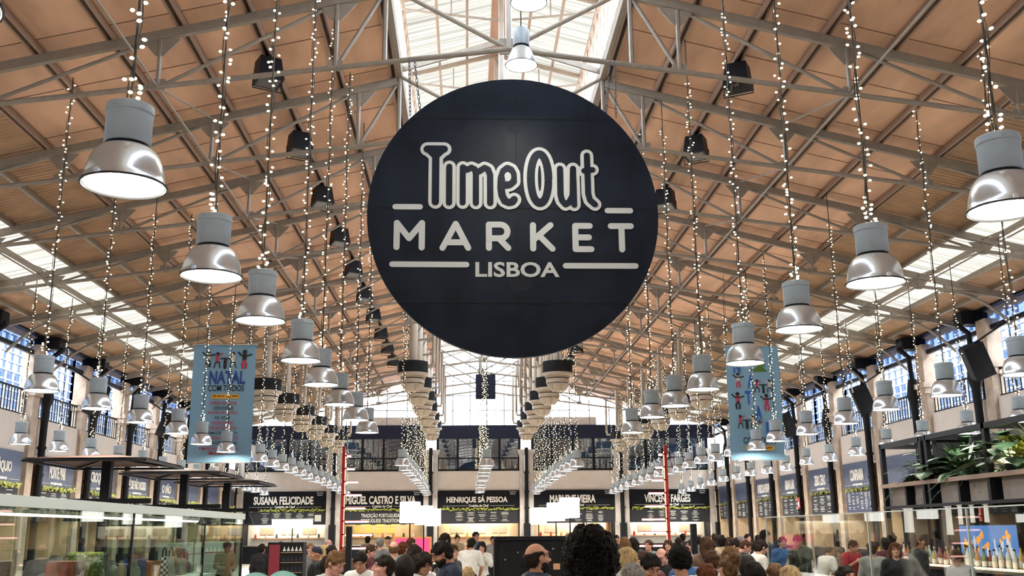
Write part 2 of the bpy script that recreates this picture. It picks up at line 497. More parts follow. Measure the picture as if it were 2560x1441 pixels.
# ---- far wall
BX = [XC + (i - 2.5) * BAY for i in range(6)]
struct('wall_far', MB().bounds(XL, XR, YB, YB + .3, 4.36, 5.58), M['wall'])
struct('wall_far', MB().bounds(XL - .2, XR + .2, YB + 3.4, YB + 3.6, 0, 8.5).bounds(XL - .2, XL, YB, YB + 3.6, 0, 8.5).bounds(XR, XR + .2, YB, YB + 3.6, 0, 8.5).bounds(XL, XR, YB + .1, YB + 3.5, 4.3, 4.4), M['wall'])
struct('trim_band', MB().bounds(XL, XR, YB - .05, YB + .3, 7.62, 8.48), M['darkband'])
for i in range(5):                                              # gallery windows
    a, b = BX[i] + .35, BX[i + 1] - .35
    w0 = struct('window_%d' % (301 + i), MB().bounds(a, b, YB + .12, YB + .15, 5.6, 7.62), M['darkpane'])
    m = MB()
    for x in (a + .06, a + (b - a) / 4, (a + b) / 2, a + (b - a) * .75, b - .06): m.bounds(x - .07, x + .07, YB - .02, YB + .1, 5.6, 7.62)
    m.bounds(a, b, YB - .02, YB + .1, 5.58, 5.7)
    m.build('frame', M['black'], w0)
    r = MB().bounds(a, b, YB - .1, YB - .06, 6.36, 6.42); x = a
    while x < b: r.bounds(x - .012, x + .012, YB - .1, YB - .07, 5.6, 6.4); x += .4
    r.build('railing', M['black'], w0)
# big gable windows
def gable(name, x0, x1, z0, ztop, nx, nz):
    pts = [(x0, z0), (x1, z0), (x1, ztop(x1))] + ([(XC, ZR)] if x0 < XC < x1 else []) + [(x0, ztop(x0))]
    w0 = struct(name, MB().poly([(x, YB + .1, z) for x, z in pts], (0, 1, 0), .02), M['pane'])
    m = MB()
    for k in range(nx + 1):
        x = x0 + (x1 - x0) * k / nx; t = .03 if 0 < k < nx else .08
        m.bounds(x - t, x + t, YB - .0, YB + .08, z0, ztop(x) - .05)
    for k in range(1, nz):
        z = z0 + .95 * k
        xa, xb = x0, x1
        if abs(x0 - XC) > 2.9 and z > ztop(x0): xa = XC - (2.2 + (11.5 - z) / .24) if x0 < XC else x0
        if abs(x1 - XC) > 2.9 and z > ztop(x1): xb = XC + (2.2 + (11.5 - z) / .24) if x1 > XC else x1
        if xb - xa > .5: m.bounds(xa, xb, YB, YB + .07, z - .025, z + .025)
    m.build('frame', M['mull'], w0)
gable('window_311', XC - 2.75, XC + 2.75, 8.48, lambda x: 13.5, 5, 5)
gable('window_312', XC - 14.9, XC - 3.3, 8.48, lambda x: zroof(x - XC) - .15, 9, 3)
gable('window_313', XC + 3.3, XC + 14.9, 8.48, lambda x: zroof(x - XC) - .15, 9, 3)
m = MB()
for s in (-1, 1):
    m.bounds(XC + s * 2.75, XC + s * 3.3, YB, YB + .25, 8.4, 11.4)
    m.bounds(XC + s * 3.3, XC + s * 7.6, YB + .02, YB + .2, 8.48, 9.0)
struct('wall_far', m, M['stonepale'])
for i, x in enumerate(BX):                                      # twin stone piers with an iron column between
    m = MB()
    for d in ((-.28, .28) if 0 < i < 5 else ((.26,) if i == 0 else (-.26,))):
        m.bounds(x + d - .16, x + d + .16, YB - .35, YB + .1, 0, 6.5)
        m.poly([(x + d - .16, YB - .35, 6.5), (x + d + .16, YB - .35, 6.5), (x + d + .3, YB - .35, 6.9), (x + d - .3, YB - .35, 6.9)], (0, 1, 0), .4)
    struct('column_pier', m, M['stonepale'])
    m = MB(); m.tube([(x, YB - .5, 0), (x, YB - .5, 7.0)], .11, 10)
    for z in (2.2, 3.2, 4.2, 5.4): m.tube([(x, YB - .5, z), (x, YB - .5, z + .1)], .16, 10)
    m.bounds(x - .2, x + .2, YB - .7, YB - .3, 0, 2.3)
    struct('column_iron_far', m, M['black'])
# ---------------------------------------------------------------- the round sign
SIGN_Y, SIGN_Z, SIGN_X, SIGN_R = 16.30, 7.03, .77, 2.465
sg = thing('round_sign', 'huge round black sign reading Time Out Market Lisboa, hung on chains', 'sign', (SIGN_X, SIGN_Y, SIGN_Z))
n = 96; m = MB()
ring = [(math.cos(2 * PI * k / n) * SIGN_R, 0, math.sin(2 * PI * k / n) * SIGN_R) for k in range(n)]
m.poly(ring, (0, 1, 0), .1)
m.build('disc', M['sign'], sg)
m = MB()
for z, in ((1.72,), (.1,), (-1.55,)):
    hw = math.sqrt(SIGN_R ** 2 - z * z) - .02; m.bounds(-hw, hw, -.006, 0, z - .008, z + .008)
for x in (-1.2, 0.05, 1.3):
    hh = math.sqrt(SIGN_R ** 2 - x * x) - .05; m.bounds(x - .004, x + .004, -.004, 0, -hh, hh)
m.build('panel_seam', M['blackm'], sg)
m = MB()
for cx_, cz_, rx_, rz_, k in ((-.55, 1.25, .42, .42, 11), (.02, 1.55, .12, .1, 4), (-1.35, .45, .14, .35, 7), (.1, -1.2, .2, .16, 6)):
    for i in range(-k, k + 1):
        for j in range(-k, k + 1):
            x, z = i * rx_ / k + (j % 2) * rx_ / k / 2, j * rz_ / k
            if (x / rx_) ** 2 + (z / rz_) ** 2 < 1: m.blob((cx_ + x, -.002, cz_ + z), (.011, .004, .011), 6, 3)
m.build('perforation', M['menu'], sg)['kind'] = 'stuff'

def L(cx, cy):      # sign layout, measured in steps of the printed artwork
    return (((960 + cx / 3.695) - 1283) / 361 * SIGN_R, -((330 + cy / 3.695) - 540) / 346 * SIGN_R)
KS = SIGN_R / 361 / 3.695
def arc(cx, cy, rx, ry, a0, a1, n=20):
    return [(cx + rx * math.cos(math.radians(a0 + (a1 - a0) * k / n)), cy + ry * math.sin(math.radians(a0 + (a1 - a0) * k / n))) for k in range(n + 1)]
bubble = [  # (points, half width)
    ([(402, 180), (556, 180)], 35), ([(420, 205), (480, 262)], 20), ([(540, 205), (480, 262)], 20), ([(480, 200), (480, 672)], 33),
    ([(605, 345), (605, 680)], 28),
    ([(729, 350), (729, 678)], 27), ([(729, 350), (768, 374), (808, 352), (838, 366), (850, 410), (850, 680)], 28),
    ([(850, 400), (884, 384), (930, 354), (962, 370), (981, 420), (981, 680)], 29),
    ([(1100, 520), (1160, 508), (1194, 480), (1192, 410), (1172, 372), (1140, 358), (1105, 385), (1084, 450), (1080, 540), (1090, 610), (1115, 660), (1150, 676), (1185, 668), (1200, 648)], 34),
    (arc(1437, 450, 80, 228, 0, 360, 36), 38),
    ([(1627, 358), (1627, 600), (1640, 655), (1672, 690), (1705, 672), (1740, 610), (1748, 358)], 29), ([(1748, 358), (1752, 695)], 27),
    ([(1880, 232), (1883, 590), (1898, 650), (1943, 690)], 28), ([(1850, 377), (1930, 366)], 26)]
for word in (bubble[:9], bubble[9:]):
    fl = Flat(.010)
    for pts, r in word: fl.stroke([L(*p) for p in pts], (r + 33) * KS)
    put('bubble_outline', fl.mb.mesh('bubble_outline', M['signw']), sg, (0, 0, 0))
for word in (bubble[:9], bubble[9:]):
    fl2 = Flat(.006)
    for pts, r in word: fl2.stroke([L(*p) for p in pts], r * KS)
    put('bubble_fill', fl2.mb.mesh('bubble_fill', M['sign']), sg, (0, -.014, 0))
fl3 = Flat(.006); x, z = L(1143, 437); fl3.disc(x, z, 32 * KS, 45 * KS)
put('bubble_dot', fl3.mb.mesh('bubble_dot', M['signw']), sg, (0, -.023, 0))
for nm, groups, r in (
    ('letter_bar', [[[(115, 718), (340, 718)]], [[(2058, 743), (2270, 743)]], [[(97, 1238), (765, 1240)]], [[(1662, 1247), (2300, 1247)]]], 26),
    ('market_letter', [[[(133, 1085), (133, 866), (245, 1005), (360, 866), (360, 1088)]], [[(548, 1090), (666, 872), (780, 1090)], [(600, 1040), (730, 1040)]],
        [[(968, 1090), (968, 877), (1070, 877)] + arc(1075, 940, 62, 62, -85, 85, 10) + [(968, 1003)], [(1060, 1005), (1143, 1090)]],
        [[(1370, 880), (1370, 1093)], [(1530, 880), (1385, 1005)], [(1430, 980), (1545, 1095)]],
        [[(1890, 885), (1757, 885), (1757, 1097), (1900, 1097)], [(1757, 990), (1880, 990)]], [[(2085, 885), (2268, 885)], [(2182, 885), (2182, 1098)]]], 28)):
    for strokes in groups:
        f = Flat(.012)
        for s_ in strokes: f.stroke([L(*p) for p in s_], r * KS)
        put(nm, f.mb.mesh(nm, M['signw']), sg)
f = Flat(.005); x, z = L(1437, 450); f.disc(x, z, 44 * KS, 188 * KS * 361 / 346, 40)
put('bubble_counter', f.mb.mesh('bubble_counter', M['signw']), sg, (0, -.023, 0))
f = Flat(.004); f.disc(x, z, 16 * KS, 120 * KS * 361 / 346, 32)
put('bubble_slit', f.mb.mesh('bubble_slit', M['sign']), sg, (0, -.030, 0))
x0, z0 = L(845, 1350); x1, z1 = L(1605, 1215)
put('lisboa_lettering', text_mesh('LISBOA', x1 - x0, z1 - z0, .025, .012, M['signw']), sg, ((x0 + x1) / 2, 0, (z0 + z1) / 2))
def chain(name, p, q, label):
    p = Vector(p); q = Vector(q); d = q - p; n = int(d.length / .075); m = MB()
    for i in range(n):
        c = p + d * (i + .5) / n; R_ = d.to_track_quat('Z', 'Y').to_matrix() @ Matrix.Rotation((i % 2) * PI / 2, 3, 'Z')
        m.tube([c + R_ @ Vector((math.cos(a) * .02, 0, math.sin(a) * .05)) for a in [2 * PI * k / 8 for k in range(9)]], .007, 5, False)
    tag(m.build(name, M['cable'], None, True), label, 'chain')
for dx in (-.04, .05):
    chain('hanging_chain', (-1.0 + dx, SIGN_Y + .1, 9.92), (-.92 + dx * 2, SIGN_Y + .05, 8.82), 'doubled steel chain holding the %s left edge of the round sign' % ('outer' if dx < 0 else 'inner'))
    chain('hanging_chain', (2.55 + dx, SIGN_Y + .1, 9.90), (2.48 + dx * 2, SIGN_Y + .05, 8.82), 'steel chain at the %s right edge of the round sign' % ('inner' if dx < 0 else 'outer'))

# ---------------------------------------------------------------- bell pendant lamps and the fairy lights on their cables
def lampmesh():
    d = {}
    d['housing'] = MB().lathe([(.0, .61), (.155, .61), (.168, .603), (.171, .58), (.171, .545), (.163, .54), (.163, .312), (.158, .305), (0, .305)], 28).box((.0, -.17, .57), (.03, .012, .02)).mesh('housing', M['housing'], True)
    d['collar'] = MB().lathe([(.0, .306), (.15, .306), (.154, .29), (.15, .276), (0, .276)], 24).mesh('collar', M['black'], True)
    d['reflector'] = MB().lathe([(.158, .284), (.18, .276), (.208, .252), (.234, .212), (.254, .165), (.268, .112), (.277, .06), (.283, .02), (.292, .008), (.292, .0), (.276, .003), (.268, .03), (.255, .09), (.215, .2), (.158, .272)], 36).box((0, -.292, .02), (.035, .02, .035)).mesh('reflector', M['alu'], True)
    m = MB(); m.tube([(math.cos(2 * PI * k / 32) * .294, math.sin(2 * PI * k / 32) * .294, -.002) for k in range(33)], .0085, 6, False)
    d['rim'] = m.mesh('rim', M['rim'], True)
    d['lens'] = MB().lathe([(0, .004), (.15, .005), (.279, .012)], 28).mesh('lens', M['lens'], True)
    return d
LM = lampmesh()
def cone_lamp():
    d = dict(LM)
    d['reflector'] = MB().lathe([(.118, .30), (.15, .27), (.20, .15), (.245, .02), (.25, 0), (.24, 0), (.19, .14), (.11, .28)], 32).mesh('reflector', M['alu'], True)
    d['housing'] = MB().lathe([(0, .62), (.12, .62), (.13, .6), (.13, .33), (0, .33)], 24).mesh('housing', M['housing'], True)
    d['collar'] = MB().lathe([(0, .34), (.118, .34), (.118, .295), (0, .295)], 24).mesh('collar', M['black'], True)
    m = MB(); m.tube([(math.cos(2 * PI * k / 32) * .25, math.sin(2 * PI * k / 32) * .25, 0) for k in range(33)], .008, 6, False)
    d['rim'] = m.mesh('rim', M['rim'], True)
    d['lens'] = MB().lathe([(0, .01), (.24, .014)], 28).mesh('lens', M['lens'], True)
    return d
CM = cone_lamp()
BULB = [MB().blob((0, 0, 0), (.019, .019, .012), 6, 4).mesh('bulb', M['bulb'], True), MB().blob((0, 0, 0), (.021, .021, .013), 6, 4).mesh('bulb', M['bulb2'], True)]
_cab = {}
def cable_mesh(length):
    k = round(length, 2)
    if k not in _cab: _cab[k] = MB().tube([(0, 0, 0), (0, 0, k)], .011, 5).mesh('cable', M['wire'])
    return _cab[k]
_str = {}
def string_data(length, var, gap):
    """wire wound round a lamp cable with bulbs on short stems; returns wire mesh, bulb points"""
    key = (round(length, 1), var, gap)
    if key in _str: return _str[key]
    r = random.Random(hash(key) & 0xffff); m = MB(); pts = []
    nn = max(8, int(length / .16)); path = []
    for i in range(nn + 1):
        a = i * .8 + r.random() * .25; path.append((math.cos(a) * .03, math.sin(a) * .03, length * i / nn))
    m.tube(path, .0055, 4, False)
    z = .03
    while z < length:
        a = r.random() * 2 * PI; d = .036 + r.random() * .03
        pts.append((math.cos(a) * d, math.sin(a) * d, z, r.random(), r.random() * PI))
        if z < .22: z += gap * .3
        else: z += gap * (.35 + r.random() * 1.15)
    me = m.mesh('wire', M['wire'])
    bm_ = MB()
    for p in pts: bm_.blob(p[:3], (.0185, .0185, .0125), 5, 3)
    bl = bm_.mesh('bulbs', M['bulb2' if var % 2 else 'bulb'], True)
    _str[key] = (me, pts, bl)
    return _str[key]

def pendant(x, y, z, u, label, slabel, near, var, md=LM, group=None, string=True, rz=0.):
    t = thing('pendant_lamp', label, 'lamp', (x, y, z), rz, group)
    for k in ('housing', 'collar', 'reflector', 'rim', 'lens'): put(k, md[k], t)
    top = zroof(u) - (.01 if abs(u) < 11 else -.02) if abs(u) > 2.2 else 13.8
    if abs(u) > 2.2: put('cable', cable_mesh(top - z - .60), t, (0, 0, .60))
    else: put('cable', cable_mesh(top - z - .58), t, (0, 0, .60)); top = zchord(u) - .1
    if not string: return t
    L_ = top - z - .66 - (.0 if near else random.choice((0, .3, .9)))
    me, pts, bl = string_data(L_, var, .085)
    s = thing('fairy_light_string', slabel, 'string lights', (x, y, z + .62), random.random() * 6, 'fairy lights on the lamp cables')
    put('wire', me, s)
    if near:
        for p in pts[:100]: put('bulb', BULB[p[3] > .6], s, p[:3], (0, (p[3] - .5) * .8, p[4]))
        if len(pts) > 100:
            b = MB()
            for p in pts[100:]: b.blob(p[:3], (.019, .019, .013), 5, 3)
            b.build('bulbs', M['bulb'], s)['kind'] = 'stuff'
    else:
        put('bulbs', bl, s)['kind'] = 'stuff'
    return t

def reg(a, b, st=2.64):
    r = []
    while a < b: r.append(a); a += st
    return r
ZLAMP = 4.25
def zl(y): return ZLAMP - max(0, (y - 52) / 12) * .22
ROWS = [  # name, x, distances down the hall
    ('left inner row', -2.47, [4.35, 6.99, 9.66, 11.95, 14.9, 17.2, 19.8, 22.5, 25.4] + reg(39.1, 64, 2.2)),
    ('right inner row', 4.19, [4.7, 7.38, 9.88, 12.3, 15.04, 17.8, 20.2, 22.7, 25.5] + reg(39.1, 64, 2.2)),
    ('centre row', .74, reg(38.6, 64)),
    ('left banner row', -7.33, [17.7, 20.3, 22.95, 26.0, 28.4, 31.3, 33.8, 36.4] + reg(38.7, 64, 2.2)),
    ('right banner row', 8.95, [15.9, 18.5, 21.2, 23.6, 26.4, 29.1, 31.3, 34.3, 36.5] + reg(38.7, 64, 2.2)),
    ('left wall row', -12.2, reg(28.4, 64)),
    ('right wall row', 13.3, reg(23.8, 64)),
]
for name, x, ds in ROWS:
    inner = 'inner' in name
    for i, y in enumerate(ds):
        near = (inner and y < 12.5) or ('banner' in name and y < 21)
        pendant(x + random.uniform(-.03, .03), y, zl(y) + random.uniform(-.04, .04), x - XC,
                'bell-shaped pendant lamp, %s from the front in the %s' % (ORD[i], name),
                'warm fairy light string above the %s lamp of the %s' % (ORD[i], name), near, i % 3, group='pendant lamps of the ' + name, rz=random.random() * 6 if y > 30 else random.uniform(-.4, .4))
for y, lab in ((14.7, 'lower'), (12.75, 'upper')):
    t = pendant(.84, y, 8.98, .12, 'conical grey spotlight lamp just above the round sign, the %s of two' % lab, '', False, 0, CM, 'cone lamps above the sign', False)

# ---------------------------------------------------------------- floodlights clipped to the purlins
def flood_meshes():
    b = MB(); v = [(-.2, -.24, .34), (.2, -.24, .34), (.2, .14, .34), (-.2, .14, .34), (-.25, -.34, -.12), (.25, -.34, -.12), (.25, .1, -.18), (-.25, .1, -.18)]
    b.add(v, [(0, 1, 2, 3), (0, 4, 5, 1), (1, 5, 6, 2), (2, 6, 7, 3), (3, 7, 4, 0), (4, 7, 6, 5)])
    br = MB(); br.tube([(-.28, -.05, .0), (-.29, -.1, -.3), (.29, -.1, -.3), (.28, -.05, .0)], .014, 5); cl = MB().bounds(-.05, .05, -.05, .05, .34, .5)
    gl = MB(); gl.add([(-.2, -.3, -.126), (.2, -.3, -.126), (.2, .06, -.176), (-.2, .06, -.176)], [(0, 3, 2, 1)])
    return b.mesh('body', M['black']), br.mesh('bracket', M['black']), gl.mesh('front_glass', M['cglass']), cl.mesh('clamp', M['black'])
FB, FBR, FG, FCL = flood_meshes()
for sgn, side in ((-1, 'left'), (1, 'right')):
    for i in range(10):
        y = 18.05 + 3.73 * i + .1
        u = 4.6
        t = thing('floodlight', 'black box floodlight under the %s roof slope, %s from the front' % (side, ORD[i]), 'floodlight',
                  (XC + sgn * u, y, zroof(u) - .58), -sgn * .5, 'floodlights on the roof purlins')
        put('body', FB, t); put('bracket', FBR, t); put('front_glass', FG, t); put('clamp', FCL, t)

# ---------------------------------------------------------------- air diffusers: black drum, cream rings, cups
def diffuser_meshes():
    d = {}
    d['drum'] = MB().lathe([(0, .46), (.6, .46), (.6, 0), (0, 0)], 20).mesh('drum', M['blackm'], True)
    d['ring'] = MB().lathe([(0, 0), (.62, 0), (.62, -.08), (.5, -.12), (.5, -.2), (.0, -.2)], 20).lathe([(.0, -.24), (.47, -.24), (.47, -.4), (0, -.4)], 20).mesh('ring', M['cream'], True)
    m = MB()
    d['cup'] = MB().lathe([(.0, 0), (.2, 0), (.2, -.08), (.15, -.22), (.09, -.34), (0, -.36)], 12).mesh('cup', M['cream'], True)
    return d
DF = diffuser_meshes()
_duct = {}
def diffuser(x, y, z, u, label):
    t = thing('air_diffuser', label, 'air vent', (x, y, z), 0, 'air diffusers under the roof')
    k = zroof(abs(u) + .26) - z - .5; k2 = zroof(abs(u) + .92) - z - .5
    if k not in _duct:
        m = MB(); m.tube([(.0, 0, .44), (.0, 0, .5 + k)], .17, 12); m.tube([(.42, 0, .3), (.78, 0, .3), (.82, 0, .5), (.82, 0, .5 + k2)], .07, 8); m.tube([(-.12, .3, .44), (-.12, .3, .5 + k)], .06, 6)
        _duct[k] = m.mesh('duct', M['cream'], True)
    put('drum', DF['drum'], t); put('ring', DF['ring'], t); put('duct', _duct[k], t, (0, 0, 0), (0, 0, 0 if x < XC else PI))
    for a in range(6):
        put('cup', DF['cup'], t, (math.cos(a * PI / 3 + .3) * .28, math.sin(a * PI / 3 + .3) * .28, -.38), (math.sin(a * PI / 3 + .3) * -.35, math.cos(a * PI / 3 + .3) * -.35 * -1, 0))
for u, z, nm in ((-2.9, 7.98, 'left inner'), (2.9, 7.98, 'right inner'), (-8.6, 7.22, 'left outer'), (8.6, 7.22, 'right outer')):
    for i in range(6):
        diffuser(XC + u, 40.2 + 4.4 * i + (-.4 if 'outer' in nm else 0), z, u, 'black and cream air diffuser with cups, %s of the %s row' % (ORD[i], nm))

# ---------------------------------------------------------------- hanging banners
def banner(x0, x1, y, z0, z1, label):
    t = thing('hanging_banner', label, 'banner', ((x0 + x1) / 2, y, z0))
    w_, h = x1 - x0, z1 - z0
    m = MB(); n = 8
    for i in range(n + 1):
        for j in (0, 1): m.v.append((-w_ / 2 + w_ * j, 0.02 * math.sin(i * .9), h * i / n))
    m.f = [(2 * i, 2 * i + 1, 2 * i + 3, 2 * i + 2) for i in range(n)]
    vs = [(a, b + .015, c) for a, b, c in m.v]; o = len(m.v); m.v += vs
    m.f += [(2 * i + o, 2 * i + 2 + o, 2 * i + 3 + o, 2 * i + 1 + o) for i in range(n)]
    m.build('cloth', mat('banner_blue', (.20, .37, .50), .75), t)
    r = MB(); r.tube([(-w_ / 2 - .05, 0, h + .01), (w_ / 2 + .05, 0, h + .01)], .02, 8); r.tube([(-w_ / 2 - .02, 0, 0), (w_ / 2 + .02, 0, 0)], .015, 8)
    r.build('rail', M['steelc'], t)
    c = MB()
    for s in (-.45, .45): c.tube([(w_ * s, 0, h + .01), (w_ * s, 0, zroof((x0 + x1) / 2 + w_ * s - XC) - z0 - .01)], .006, 4)
    c.build('cable', M['wire'], t)
    return t, w_, h
BC = dict(navy=mat('print_navy', (.02, .06, .25), .7), black=mat('print_black', (.012, .013, .018), .7), red=mat('print_red', (.45, .03, .06), .7), amber=mat('print_amber', (.72, .37, .03), .7),
          green=mat('print_green', (.07, .16, .02), .7), blue=mat('print_blue', (.015, .10, .42), .7), cream=mat('print_cream', (.62, .55, .42), .7))
def ptext(t, s, x, z, w_, h, c, bold=.02): put('lettering', text_mesh(s, w_, h, bold, .004, BC[c]), t, (x, -.032, z))
def pflat(t, c, fn, nm='picture'):
    f = Flat(.003); fn(f); put(nm, f.mb.mesh(nm, BC[c]), t, (0, -.030, 0))
def dancer(t, x, z, s, top, leg):
    pflat(t, 'black', lambda f: (f.disc(x, z + .36 * s, .07 * s), f.stroke([(x - .2 * s, z + .34 * s), (x - .1 * s, z + .24 * s), (x + .1 * s, z + .24 * s), (x + .22 * s, z + .27 * s)], .025 * s)))
    pflat(t, top, lambda f: f.stroke([(x, z + .25 * s), (x, z + .1 * s)], .06 * s)); pflat(t, leg, lambda f: (f.stroke([(x, z + .08 * s), (x - .07 * s, z - .03 * s), (x - .05 * s, z - .16 * s)], .032 * s), f.stroke([(x, z + .08 * s), (x + .06 * s, z - .03 * s), (x + .05 * s, z - .16 * s)], .032 * s)))
def tablegroup(t, x, z, s):
    pflat(t, 'black', lambda f: (f.stroke([(x - .16 * s, z + .18 * s), (x + .16 * s, z + .18 * s)], .025 * s), f.stroke([(x, z + .16 * s), (x, z - .14 * s)], .055 * s), f.stroke([(x - .38 * s, z - .14 * s), (x - .33 * s, z + .05 * s), (x - .2 * s, z + .05 * s), (x - .18 * s, z - .14 * s)], .02 * s),
          f.stroke([(x + .38 * s, z - .14 * s), (x + .33 * s, z + .05 * s), (x + .2 * s, z + .05 * s), (x + .18 * s, z - .14 * s)], .02 * s), f.disc(x - .27 * s, z + .36 * s, .055 * s), f.disc(x + .27 * s, z + .36 * s, .055 * s)))
    pflat(t, 'red', lambda f: (f.stroke([(x - .28 * s, z + .27 * s), (x - .28 * s, z + .1 * s)], .05 * s), f.stroke([(x - .27 * s, z + .26 * s), (x - .1 * s, z + .36 * s)], .02 * s)))
    pflat(t, 'cream', lambda f: (f.stroke([(x + .28 * s, z + .27 * s), (x + .28 * s, z + .1 * s)], .05 * s), f.stroke([(x + .27 * s, z + .26 * s), (x + .1 * s, z + .36 * s)], .02 * s)))
BH = 3.70
t, w_, h = banner(-8.66, -6.71, 32., 3.94, 3.94 + BH, 'blue Natal com Todos programme banner with red and black lines, hung on the left')
tablegroup(t, .03, 3.1, .9); dancer(t, .63, 3.12, 1.0, 'black', 'red'); dancer(t, -.5, 3.15, .9, 'cream', 'black')
ptext(t, 'NATAL', .12, 2.66, 1.12, .42, 'navy', .03); ptext(t, 'COM TODOS', .1, 2.32, 1.12, .2, 'black', .014)
pflat(t, 'amber', lambda f: f.stroke([(-.28, 2.06), (.46, 2.06)], .07), 'date_tag'); ptext(t, '29 NOV - 05 JAN', .09, 2.06, .78, .085, 'black', .03); t.children[-1].location.y = -.036
for i, (s, c, w2) in enumerate((('COROS DE NATAL', 'red', .86), ('CONCERTOS', 'black', .62), ('NOITES DE DANÇA', 'red', .92), ('DJ SETS', 'black', .46), ('WORKSHOPS', 'red', .66), ('COROAS DE NATAL', 'red', .92), ('ANIMAÇÃO INFANTIL', 'black', 1.0), ('LEITURAS E CONTOS', 'red', 1.0), ('WORKSHOPS COZINHA', 'black', 1.12), ('EMISSÃO RÁDIO', 'red', 1.2), ('EM DIRETO', 'red', .62))):
    ptext(t, s, .05 if i < 8 else -.02, 1.85 - .155 * i, w2, .105, c, .006)
t, w_, h = banner(8.34, 10.07, 32., 3.94, 3.94 + 3.66, 'blue Natal banner with green Christmas tree and scattered letters, hung on the right')
def tree(f):
    for z_, hw, h_ in ((2.82, .25, .26), (3.0, .19, .24), (3.17, .12, .2)): f.poly([(.22 - hw, z_), (.22 + hw, z_), (.22, z_ + h_)])
pflat(t, 'green', tree, 'tree_print'); pflat(t, 'cream', lambda f: [f.disc(.22 + a, 2.9 + b, .022) for a, b in ((0, .3), (.08, .18), (-.08, .05), (.13, .02), (.02, .12))], 'bauble_print')
for s, x, z in (('N', -.52, 3.0), ('A', -.1, 2.5), ('T', -.2, 1.98), ('A', .1, 1.5), ('L', .42, .98)): ptext(t, s, x, z, .22, .44, 'blue', .03)
dancer(t, -.5, 2.45, .8, 'cream', 'red'); dancer(t, -.55, 1.78, .9, 'red', 'black'); dancer(t, .38, 1.72, .9, 'red', 'red'); tablegroup(t, .3, 2.26, .75)
tablegroup(t, -.3, 1.12, .75); dancer(t, .12, 1.08, .45, 'red', 'cream')
ptext(t, 'COM TODOS', .08, .62, 1.06, .2, 'black', .014); pflat(t, 'amber', lambda f: f.stroke([(-.32, .38), (.46, .38)], .075), 'date_tag'); ptext(t, '29 NOV -05 JAN', .07, .38, .78, .085, 'black', .03); t.children[-1].location.y = -.036

# ---------------------------------------------------------------- wall loudspeakers and the central hung screen
def speaker(x, y, z, rz, rx, label):
    t = thing('loudspeaker', label, 'loudspeaker', (x, y, z), rz, 'loudspeakers along the side walls')
    b = MB(); v = [(-.33, -.3, -.5), (.33, -.3, -.5), (.33, -.3, .5), (-.33, -.3, .5), (-.24, .3, -.5), (.24, .3, -.5), (.24, .3, .5), (-.24, .3, .5)]
    Rm = Matrix.Rotation(rx, 3, 'X') @ Matrix.Rotation(.28, 3, 'Y')
    b.add([Rm @ Vector(q) for q in v], [(0, 1, 2, 3), (4, 7, 6, 5), (0, 4, 5, 1), (1, 5, 6, 2), (2, 6, 7, 3), (3, 7, 4, 0)]); b.build('cabinet', M['blackm'], t)
    g = MB(); g.add([Rm @ Vector(q) for q in [(-.29, -.305, -.45), (.29, -.305, -.45), (.29, -.305, .45), (-.29, -.305, .45)]], [(0, 1, 2, 3)]); g.build('grille', M['black'], t)
    a = MB(); a.tube([Rm @ Vector((0, .1, .5)), Vector((.0, .4, .8)), Vector((0, 1.0, 1.17))], .03, 6); a.build('bracket', M['black'], t)
for y, nm in ((28.6, 'first'), (37.4, 'second'), (46.6, 'third')):
    speaker(XR - .95, y, 6.55, -PI / 2 - .3, .35, 'black tilted loudspeaker by the right gallery windows, %s from the front' % nm)
for y, nm in ((37.2, 'first'), (46.0, 'second')):
    speaker(XL + .95, y, 6.55, PI / 2 + .3, .35, 'black tilted loudspeaker by the left gallery windows, %s from the front' % nm)
t = thing('hanging_screen', 'dark screen hung in front of the tall far window', 'screen', (.9, 50.16, 8.85))
MB().bounds(-.5, .5, -.06, .06, -.62, .62).build('case', M['black'], t); MB().bounds(-.46, .46, -.07, -.06, -.58, .58).build('panel', M['darkband'], t)
MB().tube([(-.3, 0, .6), (-.3, 0, 1.25)], .015, 5).tube([(.3, 0, .6), (.3, 0, 1.25)], .015, 5).build('hanger', M['black'], t)
# ---------------------------------------------------------------- food stalls along the far wall
GREEN_M = {}
def garland(length, seed):
    """strip of small leaves, yellow-green lamplight put into their colour"""
    r = random.Random(seed); m = MB()
    x = -length / 2
    while x < length / 2:
        a = r.uniform(-.9, .9); b = r.uniform(-.5, .6); l = r.uniform(.10, .2)
        c = Vector((x, r.uniform(-.14, -.02), r.uniform(-.05, .06)))
        d = Vector((math.cos(a) * l, -.03, math.sin(a) * l * .8)); n = Vector((-math.sin(a) * .035, b * .04, math.cos(a) * .035))
        m.add([c, c + d * .5 + n, c + d, c + d * .5 - n], [(0, 1, 2, 3)])
        x += r.uniform(.02, .05)
    return m
def menu_lines(t, spec, x0, x1, z0, z1, seed, loc, cols=4, mtl='script'):
    """faint blocks of menu copy"""
    r = random.Random(seed); m = MB(); cw = (x1 - x0) / cols
    for c in range(cols):
        z = z1; cx = x0 + cw * (c + .45)
        while z > z0:
            l = cw * r.uniform(.25, .7); m.bounds(cx - l / 2, cx + l / 2, -.008, 0, z - .022, z); z -= r.choice((.05, .05, .07, .13))
    return put('menu_lettering', m.mesh('menu_lettering', M[mtl]), t, loc)
STALLS = [('SUSANA FELICIDADE', 3.7, 'black stall sign at the left end of the far wall'),
          ('MIGUEL CASTRO E SILVA', 4.4, 'black stall sign behind the left white drum lamps on the far wall'),
          ('HENRIQUE SÁ PESSOA', 3.85, 'black stall sign under the tall middle window of the far wall'),
          ('MARLENE VIEIRA', 2.9, 'black stall sign behind the right white drum lamps on the far wall'),
          ('VINCENT FARGES', 2.95, 'black stall sign at the right end of the far wall')]
WHICH = ['left end', 'second from left', 'middle', 'second from right', 'right end']
